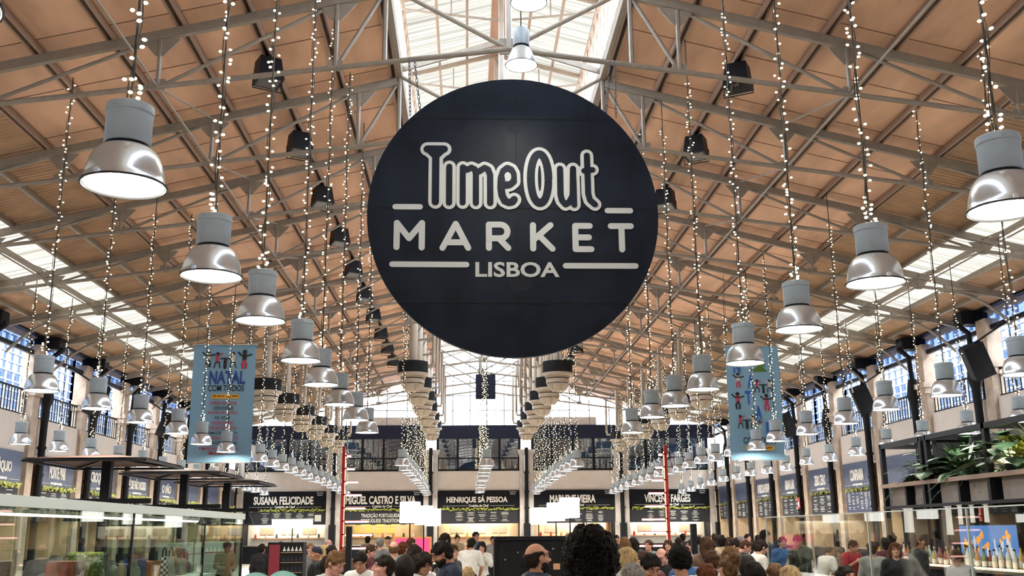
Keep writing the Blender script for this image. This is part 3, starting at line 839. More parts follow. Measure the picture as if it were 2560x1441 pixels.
for i, (nm, wd, lab) in enumerate(STALLS):
    a, b = BX[i] + .47, BX[i + 1] - .47; c = (a + b) / 2; bw = b - a
    t = thing('stall_sign', lab, 'sign', (c, YB - .12, 3.82), 0, 'black stall signs on the far wall')
    MB().bounds(-bw / 2, bw / 2, 0, .12, -.56, .54).build('board', M['blackboard'], t)
    put('name_lettering', text_mesh(nm, wd, .5, .035, .02, M['letter']), t, (-.1, -.002, -.02))
    put('script_lettering', text_mesh('Cozinha de Chef', 1.25, .15, .02, .01, M['letter']), t, (0, -.002, -.4))
    MB().bounds(-bw / 2 + .3, -.72, -.01, 0, -.42, -.405).bounds(.72, bw / 2 - .3, -.01, 0, -.42, -.405).build('rule', M['script'], t)
    put('logo_lettering', text_mesh('TimeOut\nMarket', .42, .22, .01, .01, M['script']), t, (bw / 2 - .4, -.002, .38))
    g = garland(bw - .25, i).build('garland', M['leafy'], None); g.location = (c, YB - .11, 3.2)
    tag(g, 'leafy garland between sign and menu of the %s far stall' % WHICH[i], 'garland', 'garlands over the stalls', 'stuff')
    t = thing('menu_board', 'dark menu board under the sign of the %s far stall' % WHICH[i], 'menu board', (c, YB - .1, 2.72), 0, 'menu boards on the far wall')
    MB().bounds(-bw / 2, bw / 2, 0, .1, -.4, .42).build('board', M['menu'], t)
    if i == 1:
        put('lettering', text_mesh('TRADIÇÃO PORTUGUESA\nPORTUGUESE TRADITION', 2.4, .6, .02, .008, M['script']), t, (-.1, -.002, 0))
    else:
        menu_lines(t, None, -bw * .3, bw * .4, -.3, .3, i, (0, -.002, 0), 5)
    # lit interior: back wall, cooking counter, shelves, strip light
    struct('wall_stall', MB().bounds(a, b, YB + 1.6, YB + 1.75, 0, 4.3), M['warmwall'] if i in (1, 2, 3) else M['whitewall'])
    struct('wall_stall', MB().bounds(a - .47, a, YB + .1, YB + 1.75, 0, 4.3).bounds(b, b + .47, YB + .1, YB + 1.75, 0, 4.3), M['blackm'])
    struct('ceiling_stall', MB().bounds(a, b, YB, YB + 1.75, 2.75, 2.85), M['whitewall'])
    t = thing('stall_counter', 'stall counter with steel top at the %s far stall' % WHICH[i], 'counter', (c, YB + .1, 0), 0, 'counters of the far stalls')
    MB().bounds(-bw / 2 + .05, bw / 2 - .05, -.3, .3, 0, 1.02).build('base', M['blackboard'] if i != 2 else M['wood'], t); MB().bounds(-bw / 2 + .02, bw / 2 - .02, -.36, .36, 1.02, 1.08).build('worktop', M['steelc'], t)
    t = thing('strip_light', 'long warm strip light inside the %s far stall' % WHICH[i], 'light', (c, YB + 1.0, 2.66), 0, 'strip lights in the far stalls')
    MB().bounds(-bw * .42, bw * .42, -.12, .12, .02, .08).build('casing', M['steelc'], t); MB().bounds(-bw * .41, bw * .41, -.11, .11, -.03, .02).build('tube', M['stripw'] if i != 1 else M['strip'], t)
    if i == 1:      # yellow notices on the back wall
        for k in range(8):
            p = MB().bounds(-.26, .26, -.01, 0, -.18, .18).build('poster', mat('notice_yellow', (.75, .62, .18), .6) if k == 0 else bpy.data.materials['notice_yellow']); p.location = (a + .9 + .6 * (k % 4) * 1.15, YB + 1.59, 2.35 - .42 * (k // 4))
            tag(p, 'yellow notice on the second far stall back wall, %s row, %s along' % (('top', 'bottom')[k // 4], ORD[k % 4]), 'notice', 'yellow notices')
        for k in range(4):
            t = thing('cone_shade_lamp', 'dark flat cone lamp over the second far stall counter, %s from left' % ORD[k], 'lamp', (a + 1.0 + .95 * k, YB + .7, 2.28), 0, 'cone lamps in the second stall')
            MB().lathe([(.26, 0), (.06, .09), (.03, .14), (0, .14)], 14).build('lamp_shade', M['black'], t, True); MB().tube([(0, 0, .12), (0, 0, .46)], .01, 5).build('cord', M['wire'], t)
    else:
        for k in range(3):
            p = MB().bounds(-.45, .45, -.015, 0, -.22, .22).build('wall_panel', M['cream'] if k != 1 else M['stonepale'])
            p.location = (c + (k - 1) * 1.35, YB + 1.58, 1.95)
            tag(p, 'pale framed panel on the back wall of the %s far stall, %s from left' % (WHICH[i], ORD[k]), 'panel', 'panels in the far stalls')
    t = thing('wall_shelf', 'shelf of jars behind the %s far stall counter' % WHICH[i], 'shelf', (c, YB + 1.45, 1.5), 0, 'shelves in the far stalls')
    MB().bounds(-bw * .45, bw * .45, -.12, .12, -.02, .02).build('board', M['wood'], t)
    for k in range(7):
        j = MB().lathe([(0, 0), (.07, 0), (.07, .16), (.04, .2), (.04, .26), (0, .26)], 10).build('jar', M[random.choice(('cream', 'wood', 'leafd', 'letter', 'redpaint'))], None, True)
        j.location = (c - bw * .4 + bw * .13 * k, YB + 1.45, 1.52)
        tag(j, '%s jar from the left on the %s far stall shelf' % (ORD[k], WHICH[i]), 'jar', 'jars in the far stalls')
# extras seen at the far stalls
t = thing('lit_poster', 'square black and white printed square beside the left far stall menu', 'notice', (BX[1] - .95, YB - .14, 2.72))
MB().bounds(-.27, .27, 0, .03, -.3, .3).build('plate', M['menu'], t); MB().bounds(-.2, .2, -.01, 0, -.2, .2).build('print', M['script'], t)
t = thing('arched_picture', 'pale arched picture on the second stall from the right', 'picture', (BX[4] - 1.15, YB + 1.3, 2.2))
MB().bounds(-.42, .42, 0, .03, -.5, .5).build('ground', M['wood'], t); f = Flat(.01); f.disc(0, -.1, .3, .42); put('arch', f.mb.mesh('arch', M['letter']), t)
t = thing('pink_screen', 'framed pink screen low in front of the middle far stall', 'screen', (-2.35, 45., 0))
MB().bounds(-.85, .85, -.05, .05, .9, 1.62).build('frame', M['wood'], t); MB().bounds(-.74, .74, -.06, -.05, .98, 1.55).build('panel', emit('pink_display', (1, .10, .25), .5), t); MB().bounds(-.3, .3, -.2, .2, 0, .9).build('plinth', M['blackm'], t)

# ---------------------------------------------------------------- stalls along the side walls
RN = {41.3: 'CONFRARIA', 45.7: 'ZERO ZERO', 50.1: 'ASIAN LAB', 54.5: 'O PREGO DA PEIXARIA'}
LN = {32.5: 'PINÓQUIO', 36.9: 'MONTE MAR', 41.3: 'CROQUETERIA', 45.7: 'PÉ DE PÃO NOSSO', 50.1: 'O PÃO'}
for sgn, X, side, NM in ((-1, XL, 'left', LN), (1, XR, 'right', RN)):
    rz = PI / 2 if sgn < 0 else -PI / 2
    k = 0
    for i in range(-1, 8):
        y0 = 30.3 + 4.4 * i; y1 = min(y0 + 4.4, YB); c = (y0 + y1) / 2 - .35; bw = y1 - y0 - 1.25 - (.3 if i == 7 else 0)
        if i == 7: c = y0 + (YB - y0) / 2 - .3
        k += 1; od = ORD[k - 1]
        nm = next((v for q, v in NM.items() if abs(q - (y0 + 2.2)) < .3), None)
        bw = 3.0 if i < 7 else 2.5
        t = thing('stall_sign', ('navy stall sign on the %s wall, %s from the front%s' % (side, od, '' if nm else ', without a readable name')), 'sign', (X - sgn * .06, c, 3.93), rz, 'navy stall signs on the %s wall' % side)
        MB().bounds(-bw / 2, bw / 2, 0, .1, -.52, .5).build('board', M['navy'], t)
        if nm:
            put('name_lettering', text_mesh(nm, bw * (.48 if len(nm) < 10 else .8), .46, .03, .02, M['letter']), t, (0, -.002, .0))
            q = MB(); r_ = random.Random(len(nm)); x = -.5
            while x < .5: l = r_.uniform(.05, .16); q.bounds(x, x + l, -.01, 0, -.42 + r_.uniform(-.01, .01), -.34); x += l + .03
            q.build('script_lettering', M['letter'], t)
            MB().bounds(-bw / 2 + .1, -.6, -.008, 0, -.4, -.385).bounds(.6, bw / 2 - .1, -.008, 0, -.4, -.385).build('rule', M['script'], t)
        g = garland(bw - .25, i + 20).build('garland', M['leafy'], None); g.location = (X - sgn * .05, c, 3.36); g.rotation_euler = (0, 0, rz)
        tag(g, 'leafy garland over the menu of the %s stall on the %s wall' % (od, side), 'garland', 'garlands over the stalls', 'stuff')
        t = thing('menu_board', 'dark menu board of the %s stall on the %s wall' % (od, side), 'menu board', (X - sgn * .02, c, 2.88), rz, 'menu boards on the side walls')
        MB().bounds(-bw / 2, bw / 2, 0, .1, -.42, .42).build('board', M['menu'] if i not in (2,) or sgn < 0 else M['navy'], t)
        menu_lines(t, None, -bw * .45, bw * .45, -.32, .34, i * 3 + 7, (0, -.002, 0), 6 if nm == 'CONFRARIA' else 3)
        t = thing('stall_counter', 'counter of the %s stall on the %s wall' % (od, side), 'counter', (X + sgn * .25, c, 0), rz, 'counters of the side stalls')
        MB().bounds(-bw / 2, bw / 2, -.3, .3, 0, 1.02).build('base', M['blackboard'], t); MB().bounds(-bw / 2 - .02, bw / 2 + .02, -.34, .34, 1.02, 1.07).build('worktop', M['steelc'], t)
        t = thing('strip_light', 'warm strip light inside the %s stall on the %s wall' % (od, side), 'light', (X + sgn * 1.2, c, 2.53), rz, 'strip lights in the side stalls')
        MB().bounds(-bw * .2, bw * .2, -.06, .06, .015, .07).build('casing', M['steelc'], t); MB().bounds(-bw * .19, bw * .19, -.035, .035, -.015, .015).build('tube', M['strip'], t)
        for z_, zz in ((1.55, 'lower'), (2.0, 'upper')):
            s_ = thing('wall_shelf', '%s shelf at the back of the %s stall on the %s wall' % (zz, od, side), 'shelf', (X + sgn * 2.25, c, z_), rz, 'shelves in the side stalls')
            MB().bounds(-bw * .45, bw * .45, -.14, .14, -.02, .02).build('board', M['wood'], s_)
            if sgn > 0 and 0 <= i < 6:
                for q in range(6):
                    j = MB().lathe([(0, 0), (.08, 0), (.08, .15), (.04, .2), (.04, .28), (0, .28)], 10).build('jar', M[random.choice(('cream', 'wood', 'leafd', 'letter', 'steelc'))], None, True)
                    j.location = (X + sgn * 2.25, c - bw * .38 + bw * .15 * q, z_ + .02)
                    tag(j, '%s jar on the %s shelf of the %s stall, right wall' % (ORD[q], zz, od), 'jar', 'jars in the side stalls')
        struct('ceiling_stall', MB().bounds(X + sgn * .12, X + sgn * 2.38, y0 + .3, y1 - .9, 2.6, 2.7), M['purlin'])
        struct('wall_stall', MB().bounds(X + sgn * .05, X + sgn * 2.4, y1 - .9, y1 - .3, 0, 4.3), M['warmwall'])
t = thing('fire_sign', 'small red fire sign on an iron column by the right wall stalls', 'sign', (XR - .35, 47.7, 3.0), -PI / 2)
MB().bounds(-.17, .17, 0, .02, -.25, .25).build('plate', M['redpaint'], t); MB().bounds(-.07, .07, -.01, 0, -.16, .05).build('symbol', M['letter'], t)
# ---------------------------------------------------------------- left: glass shop with its display
GX, GY0, GY1, GZ = -4.0, 8.0, 18.7, 2.15
t = thing('glass_shopfront', 'long green tinted glass shopfront in the left foreground', 'glass wall', (GX, GY0, 0))
ys = [0, 4.6, 8.0, 10.7]
for a, b in zip(ys[:-1], ys[1:]):
    MB().bounds(-.012, .012, a + .02, b - .02, .92, GZ - .1).build('glass_pane', M['kglass'], t)
MB().bounds(-2.4, -.02, 10.66, 10.69, .92, GZ - .1).build('end_pane', M['kglass'], t)
MB().bounds(-.04, .04, 0, 10.7, GZ - .1, GZ).build('top_rail', M['railm'], t)
for y in ys[1:]: MB().bounds(-.02, .02, y - .018, y + .018, .9, GZ).build('post', M['black'], t)
MB().bounds(-.2, .05, 0, 10.7, 0, .92).build('plinth', M['blackboard'], t)
t = thing('shop_ceiling_light', 'bright rectangular light box beyond the left glass shopfront', 'light', (-5.0, 30., 2.05))
MB().bounds(-.5, .5, -.5, .5, -.1, .14).build('shade', M['shade'], t); MB().bounds(-.52, .52, -.52, .52, .14, .17).build('top', M['railm'], t); MB().tube([(.0, 0, -2.05), (0, 0, -.1)], .015, 8).build('pole', M['black'], t)
SX = -4.62
t = thing('strip_light', 'added slim strip light brightening the left shop display', 'light', (SX + .1, 13.2, 2.0))  # lamp added to brighten the display behind the glass
MB().bounds(-.04, .04, -4.4, 4.4, .02, .06).build('casing', M['steelc'], t); MB().bounds(-.03, .03, -4.35, 4.35, -.005, .02).build('tube', M['strip'], t)
for q in (-4.3, 1.2, 4.3): MB().tube([(0, q, -.828), (0, q, .03)], .012, 6).build('stand', M['steelc'], t)
t = thing('display_counter', 'low display counter behind the left glass', 'counter', (SX, 13.2, 0))
MB().bounds(-.45, .35, -4.6, 4.6, 0, 1.12).build('base', M['railm'], t); MB().bounds(-.48, .38, -4.65, 4.65, 1.12, 1.17).build('worktop', M['whitewall'], t)
CT = 1.17
red_marble = mat('red_marbled', (.32, .07, .03), .4, var=.55, scale=9)
o = MB().bounds(-.15, .15, -.2, .2, 0, .34).build('storage_box', red_marble); o.location = (SX, 12.3, CT); tag(o, 'rust red marbled box behind the left glass', 'box')
t = thing('glass_jar', 'big glass jar packed with green limes behind the left glass', 'jar', (SX - .05, 13.0, CT))
MB().lathe([(.0, 0), (.235, 0), (.245, .06), (.245, .40), (.235, .42), (.228, .40), (.228, .018), (0, .018)], 24).build('jar_wall', M['cglass'], t, True)
r = random.Random(3)
lime = MB().blob((0, 0, 0), (.031, .031, .034), 8, 6).mesh('lime', mat('lime_skin', (.30, .36, .05), .45, var=.45, scale=20), True)
for lv in range(7):
    for ring_, cnt in ((.186, 17),) if lv < 6 else ((.186, 17), (.115, 10), (.045, 4)):
        for q in range(cnt):
            a = q * 2 * PI / cnt + lv * .19
            l = put('lime', lime, None, (SX - .05 + math.cos(a) * ring_, 13.0 + math.sin(a) * ring_, CT + .062 + lv * .056), (r.random() * 3, r.random() * 3, 0))
            tag(l, 'green lime packed in the big glass jar', 'lime', 'limes in the glass jar')
for i, (y, wd, h, c, lb) in enumerate(((9.15, .16, .22, (.02, .05, .13), 'small navy tub'), (9.35, .13, .2, (.35, .05, .03), 'small red tub'), (9.6, .2, .26, (.62, .36, .05), 'small amber tub'))):
    o = MB().lathe([(0, 0), (wd / 2, 0), (wd / 2 + .02, h), (wd / 2 - .01, h), (wd / 2 - .02, .02), (0, .02)], 14).build('tub', mat('tub_%d' % i, c, .5), None, True); o.location = (SX + .1, y, CT); tag(o, lb + ' at the near end behind the left glass', 'tub')
def handbag(y, wd, h, mtl, mtl2, label):
    t = thing('carrier_bag', label, 'bag', (SX, y, CT))
    MB().add([(-.08, -wd / 2, 0), (.08, -wd / 2, 0), (.08, wd / 2, 0), (-.08, wd / 2, 0), (-.05, -wd / 2 - .01, h), (.05, -wd / 2 - .01, h), (.05, wd / 2 + .01, h), (-.05, wd / 2 + .01, h)], [(0, 3, 2, 1), (0, 1, 5, 4), (1, 2, 6, 5), (2, 3, 7, 6), (3, 0, 4, 7), (4, 5, 6, 7)]).build('bag_body', mtl, t)
    for s in (-.05, .05): MB().tube([(s, -wd * .28, h), (s, -wd * .2, h + .1), (s, 0, h + .14), (s, wd * .2, h + .1), (s, wd * .28, h)], .012, 6).build('handle', mtl2, t)
def checker(name, a, b, sc):
    m, nt, bs = new_mat(name); tc = nt.nodes.new('ShaderNodeTexCoord'); ck = nt.nodes.new('ShaderNodeTexChecker'); ck.inputs['Scale'].default_value = sc
    ck.inputs[1].default_value = (*a, 1); ck.inputs[2].default_value = (*b, 1); nt.links.new(tc.outputs['Object'], ck.inputs[0]); nt.links.new(ck.outputs[0], bs.inputs['Base Color']); return m
handbag(16.35, .36, .3, checker('check_bw', (.02, .02, .02), (.6, .6, .56), 24), M['black'], 'black and white chequered bag behind the left glass')
handbag(17.0, .4, .26, mat('zebra', (.30, .27, .22), .7, var=1.0, scale=14, stretch=(1, 3, .6)), M['black'], 'zebra striped bag behind the left glass')
o = MB().bounds(-.02, .02, -.22, .22, 0, .36).build('display_board', mat('dark_red', (.22, .015, .03), .6)); o.location = (SX - .1, 17.65, CT); tag(o, 'plain dark red board leaning behind the left glass', 'board')
t = thing('storage_box', 'orange box with two drawers behind the left glass', 'box', (SX, 15.25, CT))
MB().bounds(-.16, .16, -.2, .2, 0, .26).build('carcass', mat('box_orange', (.45, .15, .035), .6), t)
for z in (.02, .15): MB().bounds(.16, .175, -.17, .17, z, z + .1).build('drawer', mat('drawer_orange', (.5, .19, .05), .6), t)
o = MB().bounds(-.12, .12, -.13, .13, 0, .30).build('cloth_bundle', mat('cloth_blue', (.02, .07, .26), .8)); o.location = (SX, 14.8, CT); tag(o, 'folded blue cloth bundle left of the orange box', 'cloth')
for i in range(4):
    o = MB().lathe([(0, 0), (.075, 0), (.085, .14), (.07, .2), (.03, .24), (.03, .3), (0, .3)], 14).build('jug', mat('glaze_%d' % i, ((.12, .17, .15), (.2, .24, .2), (.10, .13, .10), (.25, .27, .22))[i], .35), None, True)
    o.location = (SX + (.1 if i % 2 else -.1), 13.65 + i * .27, CT); tag(o, 'grey green jug, %s from the lime jar, behind the left glass' % ORD[i], 'jug', 'jugs behind the glass')
t = thing('white_back_counter', 'long white counter with red stripe beyond the display', 'counter', (-6.2, 24.5, 0))
MB().bounds(-.3, .3, -2.2, 2.2, 0, 1.62).build('body', M['whitewall'], t); MB().bounds(.3, .31, -2.2, 2.2, 1.38, 1.40).build('stripe', M['redpaint'], t)
for i, y in enumerate((17.55, 18.25)):
    t = thing('tub_chair', 'pale aqua rounded chair beyond the shopfront corner, %s of two' % ('near one', 'far one')[i], 'chair', (-3.46 + i * .33, y, 0), .3, 'aqua chairs'); t.scale = (1.18, 1.18, 1.18)
    aq = mat('aqua_shell', (.36, .56, .52), .5) if i == 0 else bpy.data.materials['aqua_shell']
    m = MB()
    for k in range(25):
        a = PI * k / 24
        for j, (rr, z) in enumerate(((.26, .62), (.31, .76), (.32, .93), (.29, .99))): m.v.append((math.cos(a) * rr, math.sin(a) * rr, z - .16 * math.cos(a) ** 2 * (j / 3)))
    m.f = [(k * 4 + j, (k + 1) * 4 + j, (k + 1) * 4 + j + 1, k * 4 + j + 1) for k in range(24) for j in range(3)]
    m.build('backrest', aq, t, True); MB().lathe([(0, .56), (.28, .56), (.29, .64), (0, .64)], 24).build('seat', aq, t, True)
    for a in range(4): MB().tube([(math.cos(a * PI / 2 + .8) * .2, math.sin(a * PI / 2 + .8) * .2, .57), (math.cos(a * PI / 2 + .8) * .28, math.sin(a * PI / 2 + .8) * .28, 0)], .015, 6).build('leg', M['steelc'], t)

t = thing('display_cabinet', 'black cabinet with dark red side at the far end of the glass shop', 'cabinet', (-3.40, 19.9, 0))
MB().bounds(-.33, .33, -.18, .22, 0, 1.64).build('carcass', M['blackm'], t)
MB().bounds(-.30, -.10, -.20, -.18, .3, 1.60).build('side_panel', bpy.data.materials['dark_red'], t)
for k, z in enumerate((1.52, 1.34, 1.16)):
    f = Flat(.004)
    for q in range(5): x = -.02 + q * .075; f.poly([(x - .03, z - .04), (x + .03, z - .04), (x, z + .05)])
    put('triangle_print', f.mb.mesh('triangle_print', M['menu' if k else 'script']), t, (0, -.18, 0))
    MB().bounds(-.08, .32, -.2, -.18, z - .075, z - .06).build('shelf_edge', M['purlin'], t)
# ---------------------------------------------------------------- left: flat brown canopies on black posts
def canopy(x, y, z, wx, wy, label, cloth=True):
    t = thing('canopy', label, 'parasol', (x, y, 0), 0, 'flat canopies behind the glass shop')
    f = MB()
    for p, q in (((-wx, -wy), (wx, -wy)), ((wx, -wy), (wx, wy)), ((wx, wy), (-wx, wy)), ((-wx, wy), (-wx, -wy))): f.beam((*p, z), (*q, z), .05, .04)
    for p in ((-wx, -wy), (wx, -wy), (wx, wy), (-wx, wy)): f.beam((0, 0, z + .14), (*p, z), .035, .035)
    f.build('frame', M['black'], t)
    if cloth:
        c = MB(); top = (0, 0, z + .2)
        cs = [(-wx, -wy, z + .04), (wx, -wy, z + .04), (wx, wy, z + .04), (-wx, wy, z + .04)]
        c.add(cs + [top] + [(a, b, e + .012) for a, b, e in cs] + [(0, 0, z + .212)], [(1, 0, 4), (2, 1, 4), (3, 2, 4), (0, 3, 4), (5, 6, 9), (6, 7, 9), (7, 8, 9), (8, 5, 9)])
        c.build('cloth', M['canopy'], t)
    MB().bounds(-.09, .09, -.09, .09, 0, z + .2).build('post', M['black'], t)
    MB().bounds(-wx * .8, wx * .8, -.04, .04, 2.42, 2.52).build('crossbar', M['black'], t)
CAN = [(-7.35, 21.3, 'brown flat canopy nearest of three behind the left glass shop', True), (-7.0, 25.8, 'brown flat canopy, middle of three behind the left glass shop', True), (-6.95, 30.2, 'brown flat canopy farthest of three behind the left glass shop', True)]
for x, y, lb, cl in CAN: canopy(x, y, 3.20, 1.15, 1.35, lb, cl)
k = 0
for x, y, lb, cl in CAN:
    for s in (-1, 1):
        t = thing('cone_shade_lamp', 'black cone lamp under the canopies by the left glass shop, %s along' % ORD[k], 'lamp', (x + s * .6, y, 2.074), 0, 'black cone lamps under the canopies'); k += 1
        MB().lathe([(.2, 0), (.17, .12), (.06, .3), (.03, .34), (0, .34)], 16).build('lamp_shade', M['black'], t, True); MB().tube([(0, 0, .33), (0, 0, .342)], .02, 6).build('cord', M['black'], t)

# ---------------------------------------------------------------- right: bar in a black steel frame with plants
BXr = 9.0
t = thing('bar_shelving', 'tall black steel bar shelving with grey back panels, right foreground', 'shelving', (BXr, 12.6, 0))
f = MB(); z0, z1 = 2.72, 3.58
for y in (0, 2.4, 4.7, 7.0, 7.25, 9.2): f.bounds(-.05, .05, y - .05, y + .05, 0, z1); f.bounds(1.15, 1.25, y - .05, y + .05, 0, z1)
for x in (0, 1.2): f.bounds(x - .05, x + .05, 0, 7.0, z1 - .1, z1); f.bounds(x - .05, x + .05, 7.25, 9.2, z1 - .1, z1)
for y in (0, 2.4, 4.7, 7.0, 7.25, 9.2): f.bounds(0, 1.2, y - .04, y + .04, z1 - .1, z1)
f.build('frame', M['black'], t)
MB().bounds(-.08, 1.28, -.05, 9.25, z0 - .08, z0).build('planter_shelf', M['purlin'], t)
MB().bounds(-.06, 1.26, -.05, 9.25, 2.20, 2.26).build('shelf', M['black'], t)
MB().bounds(.2, 1.0, 7.02, 7.23, 2.26, z1 - .1).build('corner_panel', M['blackm'], t)
y = .1
for i in range(8):
    MB().bounds(.10, .14, y + .12, y + .98, 2.26, z0 - .08).build('back_panel', mat('grey_bar_panel', (.22, .18, .15), .6, var=.15) if i == 0 else bpy.data.materials['grey_bar_panel'], t)
    MB().bounds(-.02, .7, y - .03, y + .05, 2.26, z0 - .08).build('divider', M['black'], t); y += 1.15
MB().bounds(.3, .4, 0, 9.2, 0, 2.2).build('back_wall', M['blackm'], t)
MB().bounds(-1.0, -.3, -.2, 9.2, 0, 1.12).build('counter_base', M['blackboard'], t); MB().bounds(-1.05, -.25, -.25, 9.25, 1.12, 1.17).build('countertop', M['steelc'], t)
def spot(x, y, z, label, power=110.):
    t = thing('track_spotlight', label, 'spotlight', (x, y, z), 0, 'small spotlights on the bar frame')
    MB().lathe([(0, .16), (.04, .16), (.07, .0), (.0, .0)], 12).build('shade', M['black'], t, True); MB().lathe([(0, -.004), (.06, -.004)], 12).build('lens', M['shade'], t); MB().tube([(0, 0, .14), (0, 0, .24)], .012, 5).build('stem', M['black'], t)
    ld = bpy.data.lights.new('spot_beam', 'SPOT'); ld.energy = power; ld.color = (1, .78, .45); ld.spot_size = 1.9; ld.spot_blend = .6; ld.shadow_soft_size = .05
    put('spot_beam', ld, t, (0, 0, -.02))
for i, y in enumerate((13.6, 14.9, 16.0, 17.2, 18.4, 20.6)): spot(BXr + .3, y, 3.26, 'small spotlight above the bar plants, %s from the front' % ORD[i])
# plants on the shelf
def leafshape(m, base, d, up, L_, W_, curl=.2, segs=4):
    d = d.normalized(); side = d.cross(up).normalized(); prev = None; o = len(m.v)
    for i in range(segs + 1):
        s = i / segs; c = base + d * L_ * s + up * (-curl * L_ * s * s); wd = W_ * math.sin(PI * min(1, s * .94 + .05)) * .5
        m.v.append(tuple(c - side * wd)); m.v.append(tuple(c + up * .12 * wd)); m.v.append(tuple(c + side * wd))
    for i in range(segs):
        a = o + i * 3; m.f += [(a, a + 3, a + 4, a + 1), (a + 1, a + 4, a + 5, a + 2)]
def plant(x, y, z, kind, seed, label, mtl, sc=1.):
    r = random.Random(seed); t = thing('potted_plant', label, 'plant', (x, y, z), 0, 'plants on the bar frame')
    MB().lathe([(0, 0), (.09, 0), (.11, .1), (.09, .1), (.08, .03), (0, .03)], 14).build('pot', M['blackm'], t, True)
    m = MB(); st = MB()
    n = {'broad': 30, 'spike': 60, 'fern': 44, 'small': 80}[kind]
    for i in range(n):
        a = r.random() * 2 * PI; el = r.uniform(-.25 if kind == 'fern' else .05, 1.3) if kind != 'spike' else r.uniform(.6, 1.45)
        d = Vector((math.cos(a) * math.cos(el), math.sin(a) * math.cos(el), math.sin(el)))
        up = Vector((-math.cos(a) * math.sin(el), -math.sin(a) * math.sin(el), math.cos(el)))
        b = Vector((0, 0, .08))
        if kind == 'broad':
            sl = r.uniform(.15, .5) * sc; st.tube([b, b + d * sl], .006, 4); leafshape(m, b + d * sl, d * .6 + Vector((math.cos(a), math.sin(a), -.3)) * .5, Vector((0, 0, 1)), r.uniform(.26, .42) * sc, r.uniform(.20, .30) * sc, .35)
        elif kind == 'spike': leafshape(m, b, d, up, r.uniform(.35, .65) * sc, .03, .35, 5)
        elif kind == 'fern':
            L_ = r.uniform(.4, .7) * sc; pts = [b + d * L_ * s + Vector((0, 0, -.55 * L_ * s * s)) for s in (0, .25, .5, .75, 1)]
            st.tube(pts, .004, 4)
            for s in range(1, 14):
                q = s / 14; c = b + d * L_ * q + Vector((0, 0, -.55 * L_ * q * q)); sd = d.cross(Vector((0, 0, 1))).normalized()
                for e in (-1, 1): leafshape(m, c, sd * e + d * .3, Vector((0, 0, 1)), .10 * (1.1 - q), .022, .2, 2)
        else:
            p = b + d * r.uniform(.05, .3) * sc; leafshape(m, p, d, up, .12 * sc, .06 * sc, .3, 3)
    if st.v: st.build('stem', M['leafd'], t)
    m.build('leaves', mtl, t)
    return t
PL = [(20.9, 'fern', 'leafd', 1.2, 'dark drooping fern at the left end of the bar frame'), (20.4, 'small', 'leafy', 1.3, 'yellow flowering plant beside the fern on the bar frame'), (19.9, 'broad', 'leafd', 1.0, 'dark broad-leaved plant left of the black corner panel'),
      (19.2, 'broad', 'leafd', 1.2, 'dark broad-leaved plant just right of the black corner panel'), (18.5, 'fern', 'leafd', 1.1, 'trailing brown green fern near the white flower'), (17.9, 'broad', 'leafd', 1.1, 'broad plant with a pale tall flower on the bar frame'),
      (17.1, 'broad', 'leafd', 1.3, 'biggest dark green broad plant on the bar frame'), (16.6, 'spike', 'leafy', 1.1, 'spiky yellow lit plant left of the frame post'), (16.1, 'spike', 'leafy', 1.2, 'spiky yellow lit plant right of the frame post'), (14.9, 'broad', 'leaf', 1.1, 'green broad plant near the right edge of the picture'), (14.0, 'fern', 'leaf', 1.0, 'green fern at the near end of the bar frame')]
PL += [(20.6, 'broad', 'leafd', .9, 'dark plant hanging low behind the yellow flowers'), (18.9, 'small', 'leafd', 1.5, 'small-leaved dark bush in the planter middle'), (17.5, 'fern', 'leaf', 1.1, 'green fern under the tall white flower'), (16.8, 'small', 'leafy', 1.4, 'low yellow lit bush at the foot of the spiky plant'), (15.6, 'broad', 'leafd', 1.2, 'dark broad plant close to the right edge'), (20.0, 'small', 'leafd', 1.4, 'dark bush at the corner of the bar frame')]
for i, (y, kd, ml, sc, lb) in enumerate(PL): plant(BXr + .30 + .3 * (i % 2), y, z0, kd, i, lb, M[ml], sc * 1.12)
o = MB(); leafshape(o, Vector((0, 0, 0)), Vector((0, -.5, .8)), Vector((-1, 0, .2)), .36, .13, .1, 6)
fw = o.build('flower_spathe', mat('white_spathe', (.75, .74, .62), .5)); fw.location = (BXr, 18.0, 3.0); tag(fw, 'single large white flower spathe among the bar plants', 'flower')
# glass screen of the bar
t = thing('glass_screen', 'clear standing glass screen along the right bar', 'glass wall', (6.0, 10.2, 0))
for a, b in ((0, 2.0), (2.03, 5.1), (5.13, 10.4)): MB().bounds(-.008, .008, a, b, 1.0, 2.03).build('glass_pane', M['cglass'], t)
for a, b in ((0, 10.4),): MB().bounds(-.012, .012, a, b, 2.03, 2.045).build('top_edge', M['railm'], t)
for y in (2.0, 5.1, 10.4): MB().bounds(-.012, .012, y - .012, y + .012, 1.0, 2.04).build('post', M['railm'], t)
MB().bounds(-.25, .25, -.1, 10.4, 0, .98).build('base', M['blackboard'], t); MB().bounds(-.3, .3, -.15, 10.45, .98, 1.02).build('ledge', M['steelc'], t)
